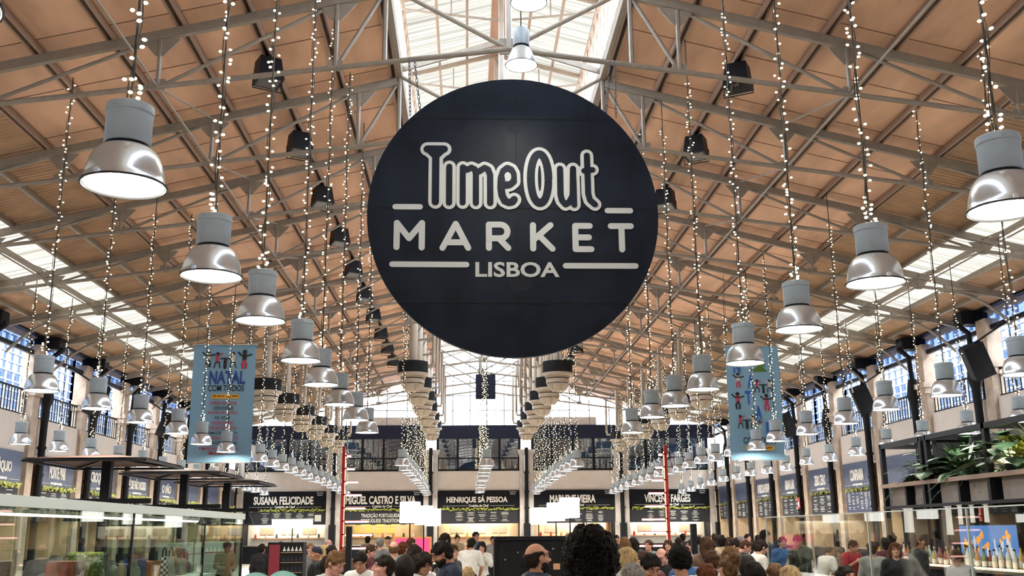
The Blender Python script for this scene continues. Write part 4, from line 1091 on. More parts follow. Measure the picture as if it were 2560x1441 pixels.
# bottles on the bar counter
bot = MB().lathe([(0, 0), (.038, 0), (.04, .16), (.03, .2), (.014, .23), (.014, .29), (0, .29)], 12)
BM = [bot.mesh('bottle', m_, True) for m_ in (mat('bottle_amber', (.45, .17, .02), .15), mat('bottle_green', (.16, .22, .10), .15), mat('bottle_clear', (.55, .60, .56), .1), mat('bottle_yellow', (.50, .36, .10), .15), mat('bottle_red', (.26, .06, .04), .2))]
LAB = MB().lathe([(.0405, .04), (.0405, .12)], 12).mesh('bottle_label', M['letter'], True)
CAP = MB().lathe([(.016, .28), (.016, .305), (0, .305)], 10).mesh('cap', M['black'], True)
CN = ['amber', 'green', 'clear', 'yellow', 'red']
r = random.Random(11); i = 0; y = 12.6
while y < 20.8:
    for row in (0, 1):
        c = r.choice((0, 0, 1, 2, 2, 2, 2, 3, 3, 4)); sc = r.uniform(.9, 1.25)
        t = put('bottle', BM[c], None, (BXr - .85 + row * .14 + r.uniform(-.02, .02), y + row * .05, 1.172), (0, 0, r.random() * 6), (1, 1, sc))
        tag(t, '%s glass bottle on the right bar, %s from near end, %s row' % (CN[c], ORD[min(i // 2, 25)] if i // 2 < 26 else 'number %d' % (i // 2 + 1), ('front', 'back')[row]), 'bottle', 'bottles on the right bar')
        put('label', LAB, t); put('cap', CAP, t); i += 1
    y += .17 + r.uniform(0, .06) if i % 8 else .3
UL = thing('under_light', 'glowing strip under the bottles of the right bar', 'light', (BXr - .95, 12.6, 1.18))
MB().bounds(-.03, .0, 0, 8.2, 0, .02).build('tube', emit('bar_glow', (1, .72, .35), 3), UL)
# posters and hanging aprons behind the bar
t = thing('drinks_screen', 'blue bright drinks screen with fruit colours at the right bar', 'screen', (BXr - .15, 17.35, 1.30), -PI / 2)
MB().bounds(-1.0, 1.0, 0, .05, 0, .56).build('case', M['black'], t); MB().bounds(-.97, .97, -.01, 0, .02, .54).build('panel', emit('display_blue', (.10, .22, .5), .55), t)
f = Flat(.004); r = random.Random(4)
for i in range(26): f.disc(r.uniform(-.85, .85), r.uniform(.1, .4), r.uniform(.02, .06), r.uniform(.02, .08))
put('fruit_print', f.mb.mesh('fruit_print', emit('display_orange', (1, .4, .06), .5)), t, (0, -.012, 0))
f = Flat(.004)
for i in range(16): f.disc(r.uniform(-.85, .85), r.uniform(.08, .3), r.uniform(.02, .05), r.uniform(.03, .1))
put('glass_print', f.mb.mesh('glass_print', emit('display_pale', (.9, .9, .95), .35)), t, (0, -.018, 0))
for i, (y, wd, z_, h_, lb) in enumerate(((20.5, .5, 1.72, .46, 'white cloth apron hung at the left end of the bar'), (18.75, .3, 1.68, .5, 'white paper sheet hung behind the bar posts'), (18.3, .22, 1.75, .44, 'narrow white sheet beside the bar posts'), (17.85, .2, 1.89, .29, 'white roll hanging on the bar, left one of two'), (17.35, .2, 1.89, .29, 'white roll hanging on the bar, right one of two'))):
    t = thing('hanging_cloth', lb, 'cloth', (BXr - .12, y, z_), -PI / 2)
    m = MB()
    for a in range(7):
        x = -wd / 2 + wd * a / 6
        for z in (0, h_ * .5, h_): m.v.append((x, .015 * math.sin(a * 1.7 + z * 3), z))
    m.f = [(a * 3 + b, a * 3 + 3 + b, a * 3 + 4 + b, a * 3 + 1 + b) for a in range(6) for b in range(2)]
    m.build('cloth', M['whitewall'], t, True); MB().tube([(-wd / 2, 0, h_ + .01), (wd / 2, 0, h_ + .01)], .012, 6).tube([(0, 0, h_ + .01), (0, .05, 2.197 - z_)], .01, 5).build('rod', M['steelc'], t)

# ---------------------------------------------------------------- red light trees, drum lamps, posts, case
def light_tree(x, y, sgn, label, zt=4.35):
    t = thing('light_tree', label, 'light decoration', (x, y, 0), 0)
    MB().bounds(-.045, .045, -.045, .045, 0, zt).build('mast', M['redpaint'], t); MB().bounds(.045 * sgn, .065 * sgn, -.025, .025, .6, zt - .2).build('mast_tube', M['neon'], t)
    MB().lathe([(0, 0), (.4, 0), (.4, .05), (0, .05)], 16).build('base', M['black'], t)
    for k in range(9):
        z = zt - .3 - .385 * k; l = .22 + .115 * k
        b = MB().bounds(0, sgn * l, -.045, .045, z, z + .04).build('bar', M['redpaint'], t)
        MB().bounds(.1 * sgn, sgn * l, -.03, .03, z - .028, z).bounds(.1 * sgn, sgn * l, -.056, -.046, z, z + .025).build('tube', M['stripn'], b)
M['stripn'] = emit('pink_tube', (1.0, .55, .48), 1.5)
light_tree(-3.72, 31., 1, 'red mast with glowing bars widening downwards, left of the middle stalls')
light_tree(6.05, 31., -1, 'red mast with glowing bars widening downwards, right of the middle stalls')
def drum_lamp(x, y, z, h, label):
    t = thing('floor_lamp', label, 'lamp', (x, y, 0), 0, 'white drum floor lamps')
    MB().lathe([(.29, z), (.30, z + .02), (.30, z + h - .02), (.29, z + h)], 24).build('lamp_shade', M['shade'], t, True)
    MB().lathe([(0, z + h - .03), (.285, z + h - .03)], 20).build('diffuser', M['shade'], t)
    MB().tube([(0, 0, .03), (0, 0, z + .3)], .02, 8).build('pole', M['black'], t); MB().lathe([(0, 0), (.22, 0), (.22, .04), (0, .04)], 18).build('base', M['black'], t)
for x, y, z, lb in ((-1.66, 30.2, 2.07, 'white drum floor lamp nearest, largest of the left three'), (-1.40, 33.6, 2.04, 'white drum floor lamp, middle of the left three'), (-1.24, 37.2, 2.02, 'white drum floor lamp farthest of the left three'),
                    (3.10, 31.2, 2.19, 'white drum floor lamp nearest, largest of the right three'), (2.95, 34.4, 2.13, 'white drum floor lamp, middle of the right three'), (2.62, 38.0, 2.05, 'white drum floor lamp farthest of the right three')):
    drum_lamp(x, y, z, .60, lb)
for x, y, lb in ((-1.86, 16.5, 'slim black post by the left red mast'), (3.62, 16.5, 'slim black post by the right red mast')):
    t = thing('black_post', lb, 'post', (x, y, 0)); MB().bounds(-.045, .045, -.045, .045, 0, 1.9).build('shaft', M['black'], t); MB().bounds(-.15, .15, -.15, .15, 0, .03).build('foot', M['black'], t)
t = thing('equipment_case', 'black upright equipment case with orange sticker, bottom middle', 'case', (.75, 12.6, 0))
m = MB(); m.bounds(-.40, .40, -.22, .22, .12, 1.70).bounds(-.42, .42, -.24, .24, 1.70, 1.745); bm_ = m.build('body', M['blackm'], t)
for x in (-.41, .41): MB().bounds(x - .02, x + .02, -.235, .235, .12, 1.72).build('edge_trim', M['black'], t)
for x, z in ((-.15, 1.56), (.1, 1.53), (-.05, 1.2), (.27, 1.6), (-.3, 1.48)): MB().tube([(x, -.24, z), (x, -.22, z)], .013, 8).build('rivet', M['steelc'], t)
for z in (1.32, 1.40): MB().bounds(-.12, .12, -.235, -.22, z, z + .03).build('latch', M['black'], t)
MB().bounds(.27, .35, -.228, -.219, 1.36, 1.43).build('sticker', mat('sticker_orange', (.62, .33, .16), .6), t)
for x in (-.3, .3):
    for y in (-.15, .15): MB().tube([(x - .02, y, .06), (x + .02, y, .06)], .06, 10).build('caster', M['black'], t)
o = MB().bounds(-.28, .28, -.2, .2, 0, 1.15).build('wooden_crate_table', M['wood']); o.location = (-.28, 24.0, 0); tag(o, 'plain orange wooden stand between the seated men and the white shirt man', 'stand')
t = thing('bar_table', 'white topped high table beside the woman facing the camera', 'table', (.55, 26.4, 0))
MB().bounds(-.55, .75, -.4, .4, 1.05, 1.1).build('tabletop', M['whitewall'], t); MB().tube([(.1, 0, .03), (.1, 0, 1.05)], .05, 10).build('pedestal', M['black'], t); MB().lathe([(0, 0), (.3, 0), (.3, .03), (0, .03)], 18, (.1, 0, 0)).build('base', M['black'], t)
# planting at the bottom edge
for x, y, z, sd, lb in ((-1.85, 9.3, 1.18, 31, 'leafy green plant top at the bottom left by the shop'), (5.0, 10.2, 1.22, 32, 'leafy green plant top at the bottom right by the glass screen'), (4.1, 9.2, 1.18, 33, 'smaller leafy plant at the bottom right')):
    t = thing('planter', lb, 'plant', (x, y, 0)); MB().bounds(-.3, .3, -.2, .2, 0, z - .12).build('box', M['blackm'], t)
    m = MB(); r = random.Random(sd)
    for i in range(260):
        a = r.random() * 2 * PI; el = r.uniform(0, 1.5); d = Vector((math.cos(a) * math.cos(el), math.sin(a) * math.cos(el), math.sin(el))); up = Vector((-math.cos(a) * math.sin(el), -math.sin(a) * math.sin(el), math.cos(el)))
        leafshape(m, Vector((r.uniform(-.25, .25), r.uniform(-.15, .15), z - .1)) + d * r.uniform(.02, .16), d, up, .09, .04, .4, 2)
    m.build('leaves', M['leaf'], t)
# ---------------------------------------------------------------- people: one continuous skinned body per pose
def rotx(a):
    c, s = math.cos(a), math.sin(a); return np.array([[1, 0, 0], [0, c, -s], [0, s, c]])
def roty(a):
    c, s = math.cos(a), math.sin(a); return np.array([[c, 0, s], [0, 1, 0], [-s, 0, c]])
def rotz(a):
    c, s = math.cos(a), math.sin(a); return np.array([[c, -s, 0], [s, c, 0], [0, 0, 1]])
def ell(P, c, r):
    q = P - np.array(c, 'f'); r = np.array(r, 'f')
    k0 = np.sqrt(((q / r) ** 2).sum(1)); k1 = np.sqrt(((q / (r * r)) ** 2).sum(1)) + 1e-9
    return k0 * (k0 - 1) / k1
def cap(P, a, b, ra, rb):
    a = np.array(a, 'f'); b = np.array(b, 'f'); d = b - a; h = np.clip(((P - a) @ d) / (d @ d), 0, 1)
    return np.sqrt(((P - a - h[:, None] * d) ** 2).sum(1)) - (ra + (rb - ra) * h)
def smin(a, b, k):
    h = np.clip(.5 + .5 * (b - a) / k, 0, 1); return b + (a - b) * h - k * h * (1 - h)
def surfnet(fn, X, Y, Z):
    nx, ny, nz = len(X), len(Y), len(Z)
    G = np.stack(np.meshgrid(X, Y, Z, indexing='ij'), -1).reshape(-1, 3).astype('f')
    F = np.empty(len(G), 'f')
    for i in range(0, len(G), 300000): F[i:i + 300000] = fn(G[i:i + 300000])
    F = F.reshape(nx, ny, nz); ins = F < 0
    ax = [X.astype('f'), Y.astype('f'), Z.astype('f')]
    cnt = np.zeros((nx - 1, ny - 1, nz - 1), 'i')
    for i in (0, 1):
        for j in (0, 1):
            for k in (0, 1): cnt += ins[i:nx - 1 + i, j:ny - 1 + j, k:nz - 1 + k]
    act = (cnt > 0) & (cnt < 8); I, J, K = np.nonzero(act)
    idx = -np.ones(act.shape, 'i'); idx[I, J, K] = np.arange(len(I))
    acc = np.zeros((len(I), 3)); num = np.zeros(len(I))
    cor = [(i, j, k) for i in (0, 1) for j in (0, 1) for k in (0, 1)]
    for a in cor:
        for d in range(3):
            if a[d]: continue
            b = list(a); b[d] = 1
            Fa = F[I + a[0], J + a[1], K + a[2]]; Fb = F[I + b[0], J + b[1], K + b[2]]
            m = (Fa < 0) != (Fb < 0); t = np.where(m, Fa / np.where(m, Fa - Fb, 1), 0)
            p = np.stack([ax[0][I + a[0]], ax[1][J + a[1]], ax[2][K + a[2]]], 1).astype('d')
            e = np.array([I, J, K])[d]; p[:, d] += t * (ax[d][e + 1] - ax[d][e])
            acc += np.where(m[:, None], p, 0); num += m
    V = acc / num[:, None]; Q = []
    for d in range(3):
        o1, o2 = [(1, 2), (2, 0), (0, 1)][d]
        s0 = [slice(1, -1)] * 3; s1 = [slice(1, -1)] * 3; s0[d] = slice(0, -1); s1[d] = slice(1, None)
        A = ins[tuple(s0)]; B = ins[tuple(s1)]; E = np.argwhere(A != B)
        if not len(E): continue
        flip = A[tuple(E.T)]
        off = np.ones(3, 'i'); off[d] = 0; E = E + off
        def cell(u, v):
            c = E.copy(); c[:, o1] -= u; c[:, o2] -= v; return idx[c[:, 0], c[:, 1], c[:, 2]]
        q = np.stack([cell(1, 1), cell(0, 1), cell(0, 0), cell(1, 0)], 1)
        q[~flip] = q[~flip][:, ::-1]; Q.append(q)
    Q = np.concatenate(Q); return V, Q[(Q >= 0).all(1)]
def to_mesh(name, V, Q, m_):
    me = bpy.data.meshes.new(name)
    me.vertices.add(len(V)); me.vertices.foreach_set('co', V.astype('f').ravel())
    me.loops.add(len(Q) * 4); me.loops.foreach_set('vertex_index', Q.astype('i').ravel())
    me.polygons.add(len(Q)); me.polygons.foreach_set('loop_start', np.arange(0, len(Q) * 4, 4, dtype='i')); me.polygons.foreach_set('loop_total', np.full(len(Q), 4, 'i'))
    me.polygons.foreach_set('use_smooth', [True] * len(Q)); me.update(calc_edges=True); me.validate(); me.materials.append(m_)
    return me
def rng(a, b, s): return np.arange(a, b + s, s)

NECK = np.array([0, .012, 1.47])
class Pose:
    """lean: trunk forward; nod / turn: head; arms: list of (elbow, wrist) for each side in trunk space (x mirrored by hand)"""
    def __init__(s, lean=0., nod=0., turn=0., left=None, right=None, side=0.):
        s.lean = lean; s.T = rotx(lean)                     # forward is -y
        s.H = rotz(turn) @ roty(side) @ rotx(nod)
        s.arms = [(-1, *(left or ((.235, .02, 1.13), (.25, -.05, .88)))), (1, *(right or ((.235, .02, 1.13), (.25, -.05, .88))))]
        s.piv = np.array([0, 0, .95])
    def trunk(s, P): return (P - s.piv) @ s.T + s.piv
    def head(s, Pt): return (Pt - NECK) @ s.H + NECK
    def head_matrix(s):
        A = np.eye(4); A[:3, :3] = s.T @ s.H
        A[:3, 3] = s.T @ (NECK - s.piv) + s.piv - s.T @ s.H @ NECK
        return Matrix(A.tolist())
    def top(s):
        p = np.array([0, .02, 1.725]); return (s.T @ (s.H @ (p - NECK) + NECK - s.piv) + s.piv)
def sd_head(h):
    d = ell(h, (0, .018, 1.625), (.076, .094, .100))
    d = smin(d, ell(h, (0, -.025, 1.565), (.060, .068, .068)), .03)
    d = smin(d, ell(h, (0, -.052, 1.530), (.036, .040, .028)), .025)          # chin
    d = smin(d, ell(h, (0, -.066, 1.655), (.058, .022, .016)), .02)           # brow
    for s in (-1, 1):
        d = np.maximum(d, -(cap(h, (s * .032, -.108, 1.632), (s * .033, -.106, 1.632), .021, .021)))
        d = smin(d, ell(h, (s * .045, -.058, 1.590), (.022, .024, .022)), .015)   # cheek
        d = smin(d, ell(h, (s * .032, -.071, 1.632), (.016, .012, .011)), .004)   # eye lid
        d = smin(d, ell(h, (s * .078, .012, 1.612), (.011, .022, .032)), .008)    # ear
    d = smin(d, cap(h, (0, -.084, 1.640), (0, -.112, 1.592), .009, .015), .012)   # nose
    for s in (-1, 1): d = smin(d, ell(h, (s * .013, -.096, 1.588), (.010, .012, .008)), .006)
    d = smin(d, ell(h, (0, -.086, 1.563), (.022, .010, .006)), .004)              # upper lip
    d = smin(d, ell(h, (0, -.083, 1.549), (.019, .010, .007)), .004)
    return d
def sd_trunk(t, o=0.):
    d = ell(t, (0, .0, .95), (.165 + o, .115 + o, .13 + o))
    d = smin(d, ell(t, (0, .0, 1.12), (.140 + o, .100 + o, .17 + o)), .05)
    d = smin(d, ell(t, (0, .005, 1.29), (.170 + o, .112 + o, .165 + o)), .05)
    d = smin(d, cap(t, (-.135, .012, 1.405), (.135, .012, 1.405), .052 + o, .052 + o), .05)
    return d
def sd_arm(t, sg, el_, wr, o=0., short=False):
    sh = (sg * .175, .012, 1.395); e = (sg * el_[0], el_[1], el_[2]); w_ = (sg * wr[0], wr[1], wr[2])
    if short:
        k = .72; m_ = tuple(a + (b - a) * k for a, b in zip(sh, e)); return cap(t, sh, m_, .055 + o, .050 + o)
    d = cap(t, sh, e, .052 + o, .040 + o)
    return smin(d, cap(t, e, w_, .041 + o, .028 + o), .02)
def sd_hand(t, sg, el_, wr):
    e = np.array((sg * el_[0], el_[1], el_[2])); w_ = np.array((sg * wr[0], wr[1], wr[2])); f = (w_ - e) / np.linalg.norm(w_ - e)
    ref = np.array((sg * 1., 0, 0)) if abs(f[0]) < .8 else np.array((0, -1., 0))
    n = ref - (ref @ f) * f; n /= np.linalg.norm(n); b = np.cross(f, n)           # n: back of hand side, b: across the palm
    p0 = w_ + f * .02; p1 = w_ + f * .075
    d = smin(cap(t, p0 - b * .018, p1 - b * .024, .017, .016), cap(t, p0 + b * .018, p1 + b * .024, .017, .016), .02)
    d = smin(d, cap(t, p0, p1, .018, .018), .02)
    for k, (q, L_) in enumerate(((-.030, .060), (-.010, .075), (.011, .070), (.030, .052))):
        a = p1 + b * q; m_ = a + f * L_ * .5 - n * .008; c = m_ + f * L_ * .42 - n * .026
        d = smin(d, smin(cap(t, a, m_, .0095, .0088), cap(t, m_, c, .0088, .0075), .004), .006)
    a = p0 - b * .025; m_ = a + f * .03 - b * .026 - n * .01; c = m_ + f * .03 - b * .008 - n * .012
    return smin(d, smin(cap(t, a, m_, .013, .0105), cap(t, m_, c, .0105, .009), .004), .01)
def sd_legs(P, o=0.):
    d = None
    for s in (-1, 1):
        q = smin(cap(P, (s * .088, 0, .90), (s * .098, -.005, .50), .088 + o, .058 + o), cap(P, (s * .098, -.005, .50), (s * .102, .02, .09), .058 + o, .040 + o), .04)
        q = smin(q, ell(P, (s * .100, .025, .36), (.052 + o, .058 + o, .13)), .03)
        q = smin(q, cap(P, (s * .104, .03, .04), (s * .118, -.13, .03), .040, .030), .02)
        d = q if d is None else np.minimum(d, q)
    return d
def body_fn(ps):
    def f(P):
        t = ps.trunk(P); h = ps.head(t)
        d = smin(sd_trunk(t), sd_legs(P), .04)
        for sg_, e, w_ in ps.arms: d = smin(d, smin(sd_arm(t, sg_, e, w_), sd_hand(t, sg_, e, w_), .015), .03)
        d = smin(d, cap(t, (0, .02, 1.40), (0, .010, 1.53), .060, .052), .03)
        d = smin(d, cap(h, (0, .015, 1.50), (0, .018, 1.58), .052, .055), .02)
        return smin(d, sd_head(h), .012)
    return f
def shirt_fn(ps, o, short, hem, collar, fold=.004):
    def f(P):
        t = ps.trunk(P)
        d = sd_trunk(t, o)
        for sg_, e, w_ in ps.arms: d = smin(d, sd_arm(t, sg_, e, w_, o + .003, short), .03)
        d = smin(d, cap(t, (-.09, .015, 1.43), (.09, .015, 1.43), .04 + o, .04 + o), .03)
        d = d + fold * (np.sin(t[:, 2] * 34 + np.sin(t[:, 0] * 21) * 2) * np.sin(t[:, 0] * 17 + t[:, 1] * 23))
        r = np.sqrt(t[:, 0] ** 2 + (t[:, 1] - .012) ** 2)
        d = np.maximum(d, -(np.maximum(r - .068, np.abs(t[:, 2] - 1.52) - .085)))
        d = np.maximum(d, hem - t[:, 2])
        if collar:
            q = np.sqrt((r - .076) ** 2 + ((t[:, 2] - 1.455 + t[:, 1] * -.25) / 1.9) ** 2) - .017
            d = smin(d, q, .012)
        return d
    return f
def pants_fn(P):
    d = smin(ell(P, (0, 0, .93), (.178, .127, .13)), sd_legs(P, .012), .04)
    d = np.maximum(d, P[:, 2] - 1.0); return np.maximum(d, .075 - P[:, 2])
POSES = dict(
    stand=Pose(),
    down=Pose(lean=.10, nod=.42, left=((.24, -.05, 1.14), (.12, -.28, 1.12)), right=((.24, -.05, 1.14), (.10, -.28, 1.10))),
    eat=Pose(lean=.16, nod=.30, turn=.15, left=((.25, -.10, 1.15), (.08, -.25, 1.32)), right=((.25, -.06, 1.13), (.13, -.28, 1.08))),
    bend=Pose(lean=.52, nod=-.10, left=((.25, -.12, 1.16), (.16, -.33, 1.05)), right=((.25, -.12, 1.16), (.18, -.33, 1.02))),
    face=Pose(lean=.05, nod=.10, left=((.24, .02, 1.13), (.22, -.14, .95)), right=((.23, -.16, 1.20), (.05, -.165, 1.43))),
    phone=Pose(nod=.25, left=((.23, -.02, 1.13), (.17, -.24, 1.20)), right=((.24, .02, 1.13), (.25, -.05, .88))),
)
SKIN0 = mat('skin', (.50, .27, .18), .5)
def axes(ps):
    tp = ps.top(); hy = float(tp[1])
    X = np.concatenate([rng(-.36, -.12, .016), rng(-.108, .10, .0075), rng(.116, .36, .016)])
    y0 = min(-.20, hy - .18); ya = min(-.36, y0); Yv = rng(ya, max(.2, hy + .17), .010)
    Z = np.concatenate([rng(-.02, max(1.0, tp[2] - .36), .02), rng(tp[2] - .33, tp[2] + .03, .0075)])
    return X, Yv, np.unique(np.round(Z, 4))
BODY = {}; CLOTH = {}; HM = {}
for k, ps in POSES.items():
    X, Yv, Z = axes(ps)
    BODY[k] = to_mesh('body', *surfnet(body_fn(ps), X, Yv, Z), SKIN0)
    HM[k] = ps.head_matrix()
    Xc = rng(-.42, .42, .016); Yc = rng(Yv[0] - .08, Yv[-1] + .05, .014); Zc = rng(.7, 1.62, .014)
    CLOTH[k, 'tee'] = to_mesh('shirt', *surfnet(shirt_fn(ps, .016, True, .86, False), Xc, Yc, Zc), M['blackm'])
    CLOTH[k, 'long'] = to_mesh('shirt', *surfnet(shirt_fn(ps, .018, False, .86, False), Xc, Yc, Zc), M['blackm'])
    CLOTH[k, 'jacket'] = to_mesh('jacket', *surfnet(shirt_fn(ps, .032, False, .78, True, .007), Xc, Yc, Zc), M['blackm'])
PANTS = to_mesh('trousers', *surfnet(pants_fn, rng(-.24, .24, .016), rng(-.17, .17, .016), rng(.04, 1.04, .02)), M['blackm'])

# hair, in head rest space
_dirs = RNG.randn(14, 3); _dirs /= np.linalg.norm(_dirs, axis=1)[:, None]; _ph = RNG.rand(14) * 6.28; _fq = .6 + RNG.rand(14) * .9
def hairn(h, amp, fr):
    w_ = h + .012 * np.sin(h[:, [1, 2, 0]] * fr * .45)
    return amp * .42 * np.sin((w_ @ _dirs.T) * fr * _fq + _ph).sum(1)
def cut(h, a=(0, -.078, 1.690), n=(0, .74, .67)):
    return -((h - np.array(a, 'f')) @ np.array(n, 'f')) + hairn(h, .006, 95)
def hair_short(h): return np.maximum(ell(h, (0, .020, 1.630), (.088, .106, .116)) + hairn(h, .004, 70), cut(h))
def hair_crop(h): return np.maximum(ell(h, (0, .019, 1.627), (.081, .099, .106)) + hairn(h, .002, 120), cut(h, (0, -.074, 1.692), (0, .72, .69)))
def hair_curly(h): return np.maximum(ell(h, (0, .022, 1.648), (.099, .115, .118)) + hairn(h, .0035, 75) + hairn(h, .0035, 190), cut(h, (0, -.075, 1.690), (0, .74, .67)))
def hair_long(h):
    d = np.maximum(ell(h, (0, .022, 1.632), (.092, .110, .118)) + hairn(h, .004, 60), cut(h, (0, -.072, 1.690), (0, .82, .57)))
    b = ell(h, (0, .075, 1.50), (.098, .058, .19))
    for s in (-1, 1): b = smin(b, cap(h, (s * .080, .020, 1.62), (s * .088, .04, 1.40), .030, .024), .02)
    return smin(d, b + hairn(h, .004, 55), .02)
def hair_bun(h): return smin(hair_short(h), ell(h, (0, .115, 1.715), (.048, .045, .045)) + hairn(h, .005, 90), .015)
def hair_bald(h): return np.maximum(np.maximum(ell(h, (0, .020, 1.615), (.084, .100, .10)) + hairn(h, .002, 120), cut(h, (0, -.02, 1.65), (0, .75, .66))), h[:, 2] - 1.66 + .4 * np.maximum(0, h[:, 1] - .05))
def hair_hood(h): return np.maximum(np.maximum(ell(h, (0, .03, 1.60), (.115, .135, .155)), -(ell(h, (0, -.10, 1.60), (.08, .10, .11)))), 1.45 - h[:, 2])
def hair_beanie(h): return np.maximum(ell(h, (0, .020, 1.640), (.092, .110, .118)) + .002 * np.sin(h[:, 2] * 300), cut(h, (0, -.06, 1.672), (0, .35, .93)))
def hair_cap(h):
    d = np.maximum(ell(h, (0, .018, 1.640), (.090, .108, .105)), 1.662 - h[:, 2])
    return np.minimum(d, np.maximum(ell(h, (0, -.12, 1.668), (.075, .07, .010)), 1.655 - h[:, 2]))
def beard_fn(h):
    d = smin(ell(h, (0, -.028, 1.555), (.067, .075, .070)), ell(h, (0, -.055, 1.520), (.042, .048, .035)), .02) + hairn(h, .002, 120)
    d = np.maximum(d, h[:, 2] - 1.590 - .8 * (np.abs(h[:, 0]) - .02)); d = np.maximum(d, h[:, 1] - .01)
    return np.maximum(d, -(ell(h, (0, -.10, 1.556), (.024, .03, .011))))
HX, HY, HZ = rng(-.15, .15, .0075), rng(-.21, .2, .0075), rng(1.27, 1.80, .0075)
def strands(V, Q, n, L_, curl, seed):
    """locks of hair lying on the hair volume, each a narrow curved ribbon"""
    r = np.random.RandomState(seed); N = np.zeros_like(V)
    fn_ = np.cross(V[Q[:, 2]] - V[Q[:, 0]], V[Q[:, 3]] - V[Q[:, 1]])
    for k in range(4): np.add.at(N, Q[:, k], fn_)
    N /= np.linalg.norm(N, axis=1)[:, None] + 1e-9
    C = np.array([0, .02, 1.62]); D = V - C; ok = np.nonzero((N * D / (np.linalg.norm(D, axis=1)[:, None] + 1e-9)).sum(1) > .45)[0]
    I = r.choice(ok, n); p = V[I]; nn = N[I]
    flow = np.stack([p[:, 0] * 3, (p[:, 1] - .04) * 3, -.25 - 8 * np.maximum(0, 1.68 - p[:, 2])], 1) + r.randn(n, 3) * (.12 + curl * .9)
    vs = []; q = p + nn * .001; K = 5; wd = .0016 + r.rand(n) * .0016
    for k in range(K):
        flow = flow - (flow * nn).sum(1)[:, None] * nn; flow /= np.linalg.norm(flow, axis=1)[:, None] + 1e-9
        side = np.cross(nn, flow); w_ = (wd * (1 - abs(k / (K - 1) - .4)))[:, None]
        lift = (.0018 * math.sin(PI * k / (K - 1)) * (1 + curl * 3))
        vs.append(np.stack([q - side * w_, q + nn * (lift + .0006), q + side * w_], 1) + (nn * lift)[:, None, :])
        d2 = q - C; q = q + flow * (L_ / (K - 1)) * (.6 + .8 * r.rand(n))[:, None] - nn * ((k + .7) * (L_ / (K - 1)) ** 2 / .10)
        flow = flow + side * r.randn(n)[:, None] * curl * 1.3
    A = np.stack(vs, 1).reshape(n, K * 3, 3); f = []
    for k in range(K - 1):
        for a in (0, 1): f.append([k * 3 + a, k * 3 + a + 1, k * 3 + a + 4, k * 3 + a + 3])
    F = (np.array(f)[None] + (np.arange(n) * K * 3)[:, None, None]).reshape(-1, 4)
    return np.concatenate([V, A.reshape(-1, 3)]), np.concatenate([Q, F + len(V)])
ST = dict(short=(2800, .036, .04), crop=(2600, .020, .08), curly=(4600, .036, .7), long=(3400, .075, .04), bun=(2800, .045, .05), bald=(1200, .025, .1))
def hair_mesh(k, fn):
    V, Q = surfnet(fn, HX, HY, HZ)
    if k in ST: V, Q = strands(V, Q, *ST[k], len(k))
    return V, Q
HAIR = {k: to_mesh('hair' if k not in ('beanie', 'cap', 'hood') else k, *hair_mesh(k, fn), M['blackm']) for k, fn in dict(short=hair_short, crop=hair_crop, curly=hair_curly, long=hair_long, bun=hair_bun, bald=hair_bald, hood=hair_hood, beanie=hair_beanie, cap=hair_cap).items()}
BEARD = to_mesh('beard', *surfnet(beard_fn, HX, HY, rng(1.46, 1.63, .006)), M['blackm'])
EYE = MB().blob((0, 0, 0), (.0115, .008, .0085), 10, 8).mesh('eye', mat('eye_white', (.55, .52, .48), .2), True)
IRIS = MB().blob((0, -.0062, 0), (.0055, .0035, .006), 8, 6).mesh('iris', mat('dark_iris', (.02, .012, .008), .2), True)
BROW = MB().tube([(-.018, .004, -.002), (0, -.004, .004), (.018, .004, 0)], [.003, .0045, .003], 6).mesh('eyebrow', M['blackm'], True)
LIPS = MB().blob((0, 0, 0), (.021, .006, .0065), 10, 6).mesh('lips', mat('lip', (.42, .14, .12), .4), True)
mg = MB()
for s in (-1, 1):
    mg.tube([(s * .034 + math.cos(2 * PI * k / 14) * .024, -.098, 1.632 + math.sin(2 * PI * k / 14) * .019) for k in range(15)], .0025, 5, False); mg.tube([(s * .058, -.096, 1.636), (s * .082, .0, 1.636)], .002, 5)
mg.tube([(-.011, -.099, 1.636), (.011, -.099, 1.636)], .002, 5)
GLASSES = mg.mesh('glasses', M['black'])
_c = {}
def pm(kind, col):
    k = (kind, col)
    if k not in _c:
        _c[k] = mat('%s_%d' % (kind, len(_c)), col, .6 if kind != 'hair' else .65, var=.45 if kind == 'hair' else .12, scale=60 if kind == 'hair' else 12, spec=.15 if kind == 'hair' else .25, stretch=(1, 1, .35) if kind == 'hair' else None)
    return _c[k]
HC = dict(black=(.014, .010, .008), dark=(.022, .014, .010), brown=(.065, .032, .016), light=(.16, .085, .04), blond=(.42, .29, .14), grey=(.22, .20, .18), white=(.5, .47, .42), red=(.11, .035, .015), navy=(.012, .016, .03), tan=(.38, .28, .17))
SK = dict(a=(.52, .29, .20), b=(.42, .21, .13), c=(.30, .14, .08), d=(.58, .30, .23))
TC = dict(black=(.012, .012, .014), navy=(.012, .018, .035), white=(.62, .60, .56), grey=(.14, .14, .14), lgrey=(.32, .31, .29), green=(.035, .045, .03), red=(.30, .02, .03), blue=(.03, .09, .22), beige=(.40, .30, .19), yellow=(.45, .40, .2), brown=(.09, .05, .03), stripe=(.48, .46, .42), maroon=(.10, .02, .03))
